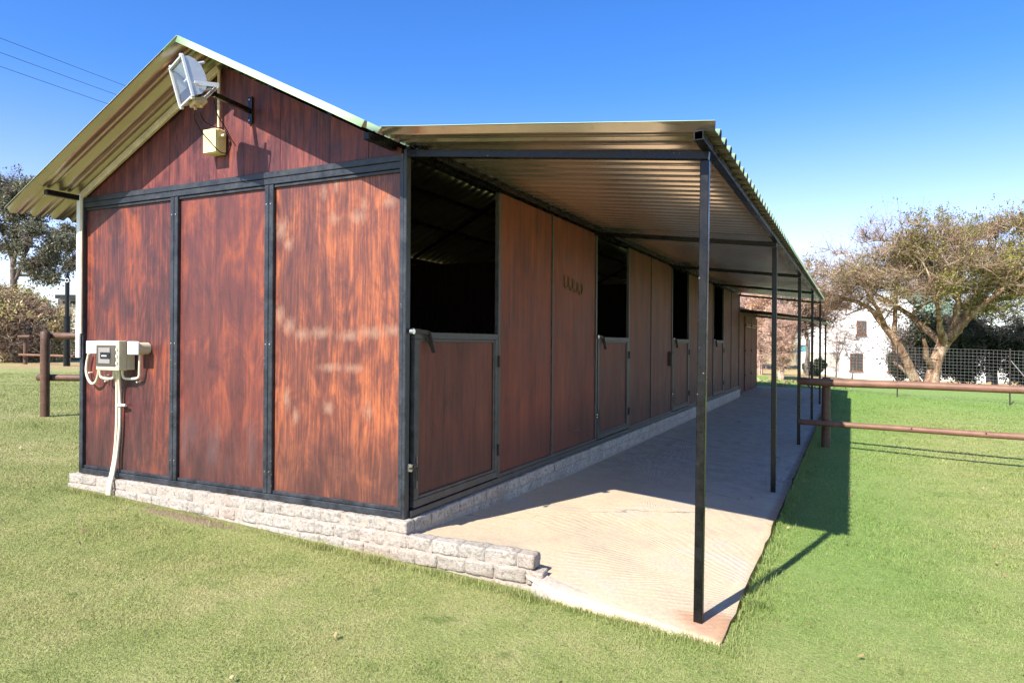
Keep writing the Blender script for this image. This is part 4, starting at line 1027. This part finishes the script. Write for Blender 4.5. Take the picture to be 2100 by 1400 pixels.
def bare_tree(px, py, d, hpx, wpx, seed, label, wood='grey', twig='dark', n=180, tw=1500, rad=0.12, leaf=None, lf=None, name='bare_tree', cat='tree', group=None, low=0.35, fan=False, rtw=0.008, stems=1, upb=0.5):
    o, P = tframe(px, py, d); k = d/FPX; h = hpx*k; wd = wpx*k/2
    root = thing(name, label, cat, o, group); T = Tree(seed); rng = T.rng
    for s_ in range(stems):
        sx = (rng.uniform(-1, 1)*0.25*wd) if stems > 1 else 0; sb = rng.uniform(-0.2, 0.2)*wd if stems > 1 else 0
        T.limb([P(sx*0.3, -0.2, sb*0.3), P(sx*0.5, h*low*0.5, sb*0.5), P(sx*1.2, h*low, sb)], [rad, rad*0.8, rad*0.6])
        for j in range(3):
            a = rng.uniform(0, 6.28); T.limb([P(sx+math.cos(a)*wd*0.3, h*(low+0.2), math.sin(a)*wd*0.3), P(sx+math.cos(a)*wd*0.5, h*(low+0.42), math.sin(a)*wd*0.5)], [rad*0.4, rad*0.2], len(T.P)-1 if j == 0 else T.near(P(sx*1.2, h*low, sb)))
    u = rng.normal(size=(n, 3)); u /= np.linalg.norm(u, axis=1, keepdims=True); u *= rng.uniform(0.1, 1, (n, 1))**0.45
    if fan: pts = [P(a_*wd*(0.25+0.75*(c_+1)/2), h*(0.08+0.92*(c_+1)/2), b_*wd*0.8) for a_, b_, c_ in u]
    else: pts = [P(a_*wd, h*(low+0.1)+(h*(0.9-low))*(c_+1)/2, b_*wd) for a_, b_, c_ in u]
    T.colonise(pts, P(0, h*low*0.5, 0), max(0.25, h*0.06), 0.5, 0.0); T.finish(rad*0.07, 0.42, rad*0.8)
    T.wood(root, BK[wood], BK[twig], rad*0.28, (tw, h*0.12, rtw, upb, rad*0.5), 6, leaf, lf)
    return root
# right hand side planting
bare_tree(2040, 782, 40, 185, 230, 21, 'bare dark branched tree spreading in front of the white columns', n=260, tw=2600, rad=0.2, low=0.22, rtw=0.012)
bare_tree(1749, 772, 45, 98, 90, 22, 'small bare sapling against the white house wall between its windows', n=60, tw=500, rad=0.06, low=0.3, rtw=0.010)
bare_tree(1655, 772, 38, 175, 120, 23, 'bare tree with dark trunk behind the verandah posts left of the white house', n=200, tw=2600, rad=0.13, leaf=LM['rus'], lf=(2200, 0.07, 0.15, 2, 0.5), low=0.42, rtw=0.012)
bare_tree(1602, 776, 27, 150, 92, 24, 'dense upright russet shrub of fine pinkish stems behind the verandah', wood='pink', twig='pink', n=420, tw=5200, rad=0.035, fan=True, stems=14, name='russet_shrub', cat='shrub', low=0.3, rtw=0.006, upb=1.3, leaf=LM['rus'], lf=(5000, 0.035, 0.06, 2, 0))
bare_tree(1560, 770, 30, 150, 90, 25, 'orange leaved shrub beside the far corner of the store', wood='pink', twig='pink', n=260, tw=2600, rad=0.04, fan=True, stems=6, name='russet_shrub', cat='shrub', low=0.3, rtw=0.007, leaf=LM['rus'], lf=(9000, 0.055, 0.1, 1.8, 0.6))
for i, (px, d, h, w_, lb) in enumerate(((1545, 62, 185, 150, 'purplish bare tree far behind the store, leftmost of the back row'), (1610, 66, 195, 150, 'purplish bare tree far behind the russet shrub'), (1690, 70, 170, 160, 'purplish bare tree far behind the teal roof beside the white house'))):
    bare_tree(px, 765, d, h, w_, 30+i, lb, twig='pink' if i != 1 else 'dark', n=260, tw=3600, rad=0.2, low=0.25, rtw=0.018, leaf=LM['rus'], lf=(3500, 0.12, 0.2, 1.8, 0.4), group='bare trees in the back row')

def shrub(px, py, d, wpx, hpx, seed, label, mat, n=9000, size=0.11, name='shrub', flat=1.0, cat='shrub', group=None, lobes=9, depth=None):
    o, P = tframe(px, py, d); k = d/FPX; w_ = wpx*k/2; h = hpx*k; root = thing(name, label, cat, o, group); rng = np.random.default_rng(seed); db = depth or w_
    C_ = []; 
    for i in range(lobes): C_.append((rng.uniform(-0.75, 0.75)*w_, h*rng.uniform(0.15, 0.8), rng.uniform(-0.7, 0.7)*db, rng.uniform(0.28, 0.5)*min(w_, h)))
    pts = []
    for i in range(n):
        c = C_[rng.integers(lobes)]; u = rng.normal(size=3); u /= np.linalg.norm(u); u *= c[3]*rng.uniform(0.55, 1.08)
        p = np.array([c[0]+u[0]*1.15, max(0.03, min(h*1.03, c[1]+u[1])), c[2]+u[2]])
        if mnoise.noise(Vector(p)*1.6+Vector((seed, 0, 0))) > -0.28: pts.append(P(*p))
    V, F = quads(np.array(pts), size, rng, 0.2, 1.8); npmesh('foliage', V, F, mat, root)
    A_ = []; B_ = []
    for i in range(14):
        c = C_[i % lobes]; A_.append(P(rng.uniform(-0.1, 0.1), -0.1, 0)); B_.append(P(c[0]*rng.uniform(0.5, 1), c[1], c[2]*rng.uniform(0.5, 1)))
    V, F = segs_mesh(A_, B_, np.full(14, 0.04), np.full(14, 0.012), 5); npmesh('stems', V, F, BK['dark'], root)
shrub(1665, 760, 40, 42, 36, 41, 'round green bush in front of the cream garden wall', LM['bush'], 6000, 0.075, cat='bush', name='round_bush')
for (px, py, d, w_, h, sd, lb) in ((1895, 780, 41, 170, 150, 42, 'dark green shrub against the white house, left of the thick acacia trunk'),
        (1985, 782, 41, 150, 135, 43, 'dark green shrub between the acacia trunk and the white column'),
        (2120, 785, 39, 160, 125, 44, 'dark green shrub at the right edge behind the wire fence'),
        (1842, 772, 43, 80, 110, 45, 'thin dark shrub at the corner of the lower right house window')):
    n_ = 420 if w_ > 100 else 120
    bare_tree(px, py, d, h, w_, sd, lb, n=n_, tw=n_*5, rad=0.09, leaf=LM['dk'], lf=(n_*55, 0.085, 0.16, 2, 0.5), name='dark_shrub', cat='shrub', group='dark shrubs in front of the house', low=0.06, stems=3, rtw=0.008)
for (px, d, h, w_, sd, lb) in ((1715, 47, 150, 90, 47, 'leafless tree at the left corner of the white house'),):
    bare_tree(px, 774, d, h, w_, sd, lb, n=90, tw=900, rad=0.07, low=0.2, rtw=0.009, twig='twig')
# left hand side
def brush():
    o, P = tframe(15, 700, 33); k = 33/FPX; root = thing('low_acacia', 'low sprawling thorn tree with tan twigs and olive leaves at the left edge', 'tree', o)
    def q(px, py, b=0.0): return P((px-15)*k, (700-py)*k, b)
    T = Tree(51); rng = T.rng
    a = T.limb([q(15, 706), q(12, 690), q(18, 670)], [0.16, 0.13, 0.12])
    for (x, y, b) in ((-40, 640, 0), (60, 640, -1), (40, 600, 1), (95, 660, 0.5), (-70, 670, -1)): T.limb([q((x+15)/2, (y+670)/2+3, b/2), q(x, y, b)], [0.08, 0.04], a)
    pts = []
    for (cx, cy, rx, ry, rb, n) in ((40, 625, 80, 50, 3, 420), (0, 590, 60, 45, 2.6, 260), (-60, 630, 80, 60, 3, 200), (80, 655, 42, 38, 2, 170), (20, 680, 90, 22, 2.2, 170)):
        u = rng.normal(size=(n, 3)); u /= np.linalg.norm(u, axis=1, keepdims=True); u *= rng.uniform(0.2, 1, (n, 1))**0.5; pts += [q(cx+a_*rx, min(cy+b_*ry, 698), c_*rb) for a_, b_, c_ in u]
    T.colonise(pts, q(15, 690), 0.35, 0.5, 0.0); T.finish(0.013, 0.42, 0.12)
    T.wood(root, BK['aca'], BK['twig'], 0.045, (11000, 0.5, 0.011, 0.1, 0.05), 8, LM['mix'], (36000, 0.07, 0.15, 2.2, 0.5))
brush()
def gum(px, py, d, trunkpts, clumps, seed, label, leafn, size=0.2):
    o, P = tframe(px, py, d); k = d/FPX; root = thing('gum_tree', label, 'tree', o)
    def q(x, y, b=0.0): return P((x-px)*k, (py-y)*k, b)
    T = Tree(seed); rng = T.rng
    for pts_, rad in trunkpts: T.limb([q(*p) for p in pts_], rad, -1 if not T.P else T.near(q(*pts_[0])), 0.6)
    pts = []
    for (cx, cy, rx, ry, n) in clumps:
        u = rng.normal(size=(n, 3)); u /= np.linalg.norm(u, axis=1, keepdims=True); u *= rng.uniform(0.3, 1, (n, 1))**0.5
        for a_, b_, c_ in u[:max(3, n//9)]:
            for w3 in rng.normal(size=(8, 3)): pts.append(q(cx+a_*rx+w3[0]*6, cy+b_*ry+w3[1]*4, c_*rx*k+w3[2]*0.25))
    T.colonise(pts, q(trunkpts[0][0][-1][0], 600), 0.5, 0.4, -0.1); T.finish(0.02, 0.42, 0.14)
    T.wood(root, BK['euc'], BK['grey'], 0.07, (len(pts)*5, 0.7, 0.012, 0.1, 0.09), 7, LM['euc'], (int(leafn*1.3), size*0.55, 0.24, 2.4, 0.9))
gum(28, 700, 58, [([(28, 710), (30, 600), (26, 520), (34, 440), (40, 380)], [0.34, 0.30, 0.24, 0.16, 0.08]), ([(28, 560), (52, 500), (70, 450), (85, 400)], [0.18, 0.14, 0.10, 0.05]), ([(28, 530), (8, 470), (-10, 420)], [0.15, 0.1, 0.05])],
    [(20, 375, 55, 38, 120), (75, 385, 40, 28, 70), (-20, 440, 45, 40, 80), (90, 470, 42, 26, 80), (85, 520, 30, 38, 90), (10, 480, 30, 30, 50), (-50, 380, 50, 50, 90), (60, 420, 30, 20, 40)], 61, 'tall gum tree with grey green clumps and dark limbs at the far left', 42000)
gum(215, 700, 66, [([(215, 710), (212, 600), (205, 500), (210, 440)], [0.3, 0.25, 0.2, 0.1])],
    [(150, 480, 40, 22, 70), (135, 465, 26, 12, 30), (215, 450, 50, 40, 90), (160, 515, 18, 20, 30), (260, 470, 50, 40, 60)], 62, 'gum tree half hidden behind the eave at the left corner of the stable', 20000)
bare_tree(150, 640, 80, 75, 80, 63, 'faint bare tree far off behind the black pole', n=120, tw=900, rad=0.12, rtw=0.016, low=0.2)

# aloe by the pole
def aloe():
    o, P = tframe(158, 690, 40); root = thing('aloe_plant', 'spiky aloe with pale leaves on the soil bank behind the black pole', 'plant', o); rng = np.random.default_rng(3); mb = MB()
    for i in range(46):
        a = rng.uniform(0, 6.28); e = rng.uniform(0.1, 1.3); b = Vector(P(rng.uniform(-.5, .5), rng.uniform(0.25, 0.9), rng.uniform(-.3, .3))); d = Vector((math.cos(a)*math.cos(e), math.sin(a)*math.cos(e), math.sin(e)))
        mb.tube([b, b+d*0.3, b+d*0.6+Vector((0, 0, 0.06))], [0.05, 0.038, 0.004], 5)
    mb.build('aloe_leaves', simple('aloe_green', (0.20, 0.24, 0.16), 0.6, 0.3, 3), root)
    mb = MB()
    for i in range(6): b = Vector(P(rng.uniform(-.5, .5), 0, rng.uniform(-.3, .3))); mb.tube([b-Vector((0, 0, .1)), b+Vector((0, 0, .6))], 0.06, 6)
    mb.build('aloe_stems', BK['dark'], root)
aloe()
# soil bank, dark strip, low buildings at left
c = at(150, 692, 42); mb = MB()
V = []; F = []; n = 24
for i in range(n+1):
    for j in range(7):
        t = i/n; p = at(70+150*t, 695, 40+j*0.9); hgt = 0.42*math.sin(math.pi*j/6)*(math.sin(math.pi*t)**0.5)
        V.append((p[0], p[1], float(gz(p[0], p[1]))-0.05+hgt+0.06*mnoise.noise((t*9, j, 0))))
for i in range(n):
    for j in range(6): a = i*7+j; F.append((a, a+1, a+8, a+7))
tag(npmesh('soil_bank', V, F, MT['soil'], smooth=True), 'low reddish soil bank behind the black pole', kind='structure')
a = at(-150, 698, 37); b = at(230, 698, 37); mb = MB(); a[2] = float(gz(a[0], a[1])); b[2] = float(gz(b[0], b[1]))
mb.bar(a+np.array([0, 0, .02]), b+np.array([0, 0, .02]), 0.15, 0.18); o = mb.build('lawn_edge_strip', simple('dark_strip', (0.10, 0.09, 0.085), 0.9)); tag(o, 'low dark strip along the lawn at left', kind='structure')  # long low bar in one dark colour
def pbox(px0, py0, px1, py1, d, dep, mats, parent, name, bev=0.0):
    A_, P = tframe(px0, 700, d, False); k = d/FPX; s_ = k
    x0 = 0; x1 = (px1-px0)*k; z1 = CAM[2]-(py0-703)*k; z0 = CAM[2]-(py1-703)*k
    rt = Vector((math.cos(YAW), math.sin(YAW), 0)); fw = Vector((-math.sin(YAW), math.cos(YAW), 0)); o_ = Vector((A_[0], A_[1], 0))
    mb = MB(); mb.obox(o_+rt*(x0+x1)/2+fw*dep/2+Vector((0, 0, (z0+z1)/2)), rt, fw, Vector((0, 0, 1)), (x1-x0)/2, dep/2, (z1-z0)/2)
    return mb.build(name, mats, parent, bev)
lb = thing('low_building', 'pale low outbuilding with a flat grey roof behind the black pole', 'building', at(150, 690, 60))
pbox(122, 638, 330, 696, 60, 4, MT['wall_cream'], lb, 'wall'); pbox(112, 613, 340, 621, 59.5, 6, simple('grey_roof', (0.14, 0.14, 0.14), 0.7), lb, 'roof')
pbox(118, 622, 330, 637, 60.5, 3, simple('grey_brown_band', (0.42, 0.38, 0.34), 0.8), lb, 'fascia')  # band below the roof in one grey brown
for i in range(6): pbox(128+i*16, 626, 137+i*16, 632, 60.3, 0.1, MT['blackp'], lb, 'opening')
for i in range(3): pbox(131+i*26, 641, 143+i*26, 655, 59.95, 0.1, simple('soil_red_brick', (0.4, 0.2, 0.13), 0.9), lb, 'brick_infill')

# ------------------------------------------------------------------ white house
hs_ = thing('white_house', 'two storey white plastered house with brown windows behind the acacia', 'house', at(1800, 772, 52))
pbox(1724, 634, 1842, 790, 52, 6, MT['wall_white'], hs_, 'wall')
pbox(1842, 655, 1960, 790, 52.3, 6, MT['wall_white'], hs_, 'wall')
def poly_px(pts, d, dep, mat, parent, name):
    A_ = np.array([math.cos(YAW), math.sin(YAW), 0]); fw = np.array([-math.sin(YAW), math.cos(YAW), 0]); P_ = []
    for (px, py) in pts:
        p = CAM+A_*((px-1050)/FPX*d)+fw*d; p[2] = CAM[2]-(py-703)/FPX*d; P_.append(Vector(p))
    return MB().prism(P_, Vector(fw*dep)).build(name, mat, parent)
poly_px([(1785, 655), (1785, 612), (1800, 602), (1835, 600), (1850, 604), (1888, 640), (1888, 655)], 54, 3, MT['wall_white'], hs_, 'gable_wall')
poly_px([(1845, 598), (1905, 586), (2000, 650), (1900, 655)], 56, 4, MT['greenroof'], hs_, 'roof')
def window(px0, py0, px1, py1, d, nx, ny):
    f = pbox(px0, py0, px1, py1, d-0.06, 0.10, MT['winframe'], hs_, 'window'); w_ = (px1-px0); h_ = py1-py0; m_ = 2.2
    cw = (w_-m_*(nx+1))/nx; chh = (h_-m_*(ny+1))/ny
    for i in range(nx):
        for j in range(ny):
            x = px0+m_+i*(cw+m_); y = py0+m_+j*(chh+m_); pbox(x, y, x+cw, y+chh, d-0.075, 0.03, MT['pane'], f, 'pane')
    pbox(px0-1.5, py1, px1+1.5, py1+2.2, d-0.12, 0.16, MT['winframe'], f, 'sill')
window(1757, 655, 1777, 683, 52, 2, 2); window(1744, 722, 1770, 757, 52, 2, 2); window(1822, 722, 1850, 759, 52, 2, 2)
pbox(1985, 690, 2200, 700, 50, 4, MT['greenroof'], hs_, 'porch_roof'); pbox(1960, 700, 2200, 722, 50.3, 0.4, MT['wall_white'], hs_, 'porch_beam')
pbox(2004, 722, 2022, 790, 50.2, 0.6, MT['wall_white'], hs_, 'column'); pbox(2055, 722, 2070, 790, 50.2, 0.6, MT['wall_white'], hs_, 'column'); pbox(2120, 722, 2136, 790, 50.2, 0.6, MT['wall_white'], hs_, 'column')
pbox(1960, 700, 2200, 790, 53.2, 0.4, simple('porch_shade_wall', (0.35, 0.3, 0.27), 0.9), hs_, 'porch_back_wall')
gw = thing('garden_wall', 'cream garden wall between the verandah posts and the white house', 'wall', at(1690, 757, 48))
pbox(1640, 722, 1722, 760, 48, 0.25, MT['wall_cream'], gw, 'wall_body'); pbox(1638, 720, 1723, 722, 47.96, 0.33, MT['wall_white'], gw, 'coping')
tb = thing('teal_roofed_outbuilding', 'outbuilding with a teal roof left of the white house', 'outbuilding', at(1700, 740, 60))
pbox(1672, 724, 1722, 750, 60, 4, MT['wall_cream'], tb, 'wall'); poly_px([(1668, 725), (1690, 707), (1724, 706), (1724, 725)], 59.5, 5, MT['teal'], tb, 'roof')

# ------------------------------------------------------------------ wire fence
wf = thing('wire_fence', 'galvanised welded wire mesh fence across the lawn in front of the acacia', 'fence', (4.0, 20.6, -0.5))
pA = np.array([1.3, 21.7]); pB = np.array([13.0, 18.4]); Lf = np.linalg.norm(pB-pA); dd = (pB-pA)/Lf; A_ = []; B_ = []
hF = 1.55
def gF(t): p = pA+dd*t; return np.array([p[0], p[1], float(gz(p[0], p[1]))+0.02])
for i in range(int(Lf/0.10)+1): g_ = gF(i*0.10); A_.append(g_); B_.append(g_+np.array([0, 0, hF]))
ts = np.arange(0, Lf, 1.0)
for j in range(17):
    for t in ts: A_.append(gF(t)+np.array([0, 0, hF*j/16])); B_.append(gF(min(t+1.0, Lf))+np.array([0, 0, hF*j/16]))
V, F = segs_mesh(A_, B_, np.full(len(A_), 0.0022), np.full(len(A_), 0.0022), 4); npmesh('wire_mesh', V, F, MT['wire'], wf)
for t in (0.2, 2.9, 5.8, 8.7, 11.6):
    g_ = gF(t); MB().tube([g_-np.array([0, 0, .2]), g_+np.array([0, 0, 1.62])], 0.02, 8).build('fence_post', MT['darkiron'], wf)
g_ = gF(5.8); MB().tube([g_+np.array([0.0, 0.03, 1.3]), g_+np.array([0.9, -0.2, 0.0])], 0.014, 6).build('brace', MT['wire'], wf)

# ------------------------------------------------------------------ grass blades and litter
def grass():
    rng = np.random.default_rng(77); fw = math.atan2(CF[1], CF[0]); Rr = []; 
    def ring(d0, d1, dens, ww, hh_):
        area = 1.9*(d1*d1-d0*d0)/2; n = int(area*dens); d = np.sqrt(rng.uniform(d0*d0, d1*d1, n)); a = fw+rng.uniform(-0.95, 0.95, n)
        x = CAM[0]+d*np.cos(a); y = CAM[1]+d*np.sin(a); return np.stack([x, y, np.full(n, ww), np.full(n, hh_)], 1)
    rs = [1.4, 2.4, 3.4, 4.4, 5.6, 7, 9, 11.5, 15, 20, 27]
    for a, b in zip(rs[:-1], rs[1:]):
        m = (a+b)/2; s_ = max(1.0, m/4.0); Rr.append(ring(a, b, 14000/s_**1.75, 0.0025*s_**0.9, 0.016*min(1.45, s_**0.35)))
    # longer tufts along the slab and the plinth
    n = 9000; y = rng.uniform(-0.3, 16, n); x = 2.21+np.abs(rng.normal(size=n))*0.07; Rr.append(np.stack([x, y, np.full(n, 0.0036), np.full(n, 0.042)], 1))
    n = 9000; x = rng.uniform(-3.8, 2.2, n); y = -0.13-np.abs(rng.normal(size=n))*0.06-0.05*np.clip(x-1, 0, 2); Rr.append(np.stack([x, y, np.full(n, 0.0032), np.full(n, 0.034)], 1))
    # a few ragged clumps
    for (cx, cy, m_) in ((2.26, 0.55, 300), (2.24, 1.3, 160), (1.05, -0.19, 140), (-0.1, -0.16, 120), (-0.62, -0.17, 160), (-1.6, -0.2, 100)):
        Rr.append(np.stack([cx+rng.normal(size=m_)*0.05, cy-np.abs(rng.normal(size=m_)*0.04), np.full(m_, 0.0036), np.full(m_, 0.055)], 1))
    G = np.concatenate(Rr); x, y = G[:, 0], G[:, 1]
    ins = ((x > -3.8) & (x < 1.09) & (y > -0.095) & (y < 16)) | ((x > -3.8) & (x < 2.2) & (y > -0.135-0.05*np.clip(x-1, 0, 2)) & (y < 20.4))
    # bare earth scrape by the wall
    bare = rng.uniform(size=len(x)) < 0.9*np.clip(1.5-1.1*np.hypot((x+2.0)/0.95, (y+0.2)/0.16), 0, 1)
    G = G[~ins & ~bare]; x, y = G[:, 0], G[:, 1]; n = len(G); z = gz(x, y)
    a = rng.uniform(0, 2*np.pi, n); lean = rng.uniform(0.1, 1.1, n); hh_ = G[:, 3]*rng.uniform(0.5, 1.35, n)*(1+0.35*np.sin(x*3.1+1.7*np.sin(y*2.3))*np.sin(y*3.7+1.3*np.sin(x*1.9))); w_ = G[:, 2]*rng.uniform(0.6, 1.3, n)
    px_ = np.cos(a); py_ = np.sin(a); ta = a+rng.uniform(0.9, 2.2, n); tx = np.cos(ta); ty = np.sin(ta)
    b = np.stack([x, y, z-0.004], 1); wv = np.stack([tx, ty, np.zeros(n)], 1)*w_[:, None]/2
    m1 = b+np.stack([px_*lean*hh_*0.35, py_*lean*hh_*0.35, hh_*0.6], 1); tp = b+np.stack([px_*lean*hh_, py_*lean*hh_, hh_*(1.05-0.25*lean)], 1)
    V = np.stack([b-wv, b+wv, m1+wv*0.75, m1-wv*0.75, tp+wv*0.1, tp-wv*0.1], 1).reshape(-1, 3); k = np.arange(n)[:, None]*6
    F = np.concatenate([k+np.array([[0, 1, 2, 3]]), k+np.array([[3, 2, 4, 5]])])
    o = npmesh('grass', V, F, MT['blade']); tag(o, 'short green and straw coloured lawn grass', 'grass', kind='stuff')
    return n
print('blades', grass())
def litter():
    rng = np.random.default_rng(8); P = []
    for i in range(420):
        r = rng.uniform(0, 1)
        if r < 0.45: x, y = rng.uniform(-1.5, 3), rng.uniform(20.8, 25)
        else: x, y = rng.uniform(-6, 8), rng.uniform(-3, 10)
        if -3.9 < x < 2.3 and -0.2 < y < 20.5: continue
        P.append((x, y, float(gz(x, y))+0.03))
    P = np.array(P); V, F = quads(P, 0.022, rng, 0.9, 1.7)
    far = np.repeat(P[:, 1] > 18, 4); cen = np.repeat(P, 4, 0); V = np.where(far[:, None], cen+(V-cen)*4, V)
    o = npmesh('leaf_litter', V, F, leaf_mat('dry_leaves', (0.28, 0.17, 0.08), (0.45, 0.32, 0.17), (0.62, 0.50, 0.34))); tag(o, 'scattered dry leaves on the lawn', 'leaf litter', kind='stuff')
litter()
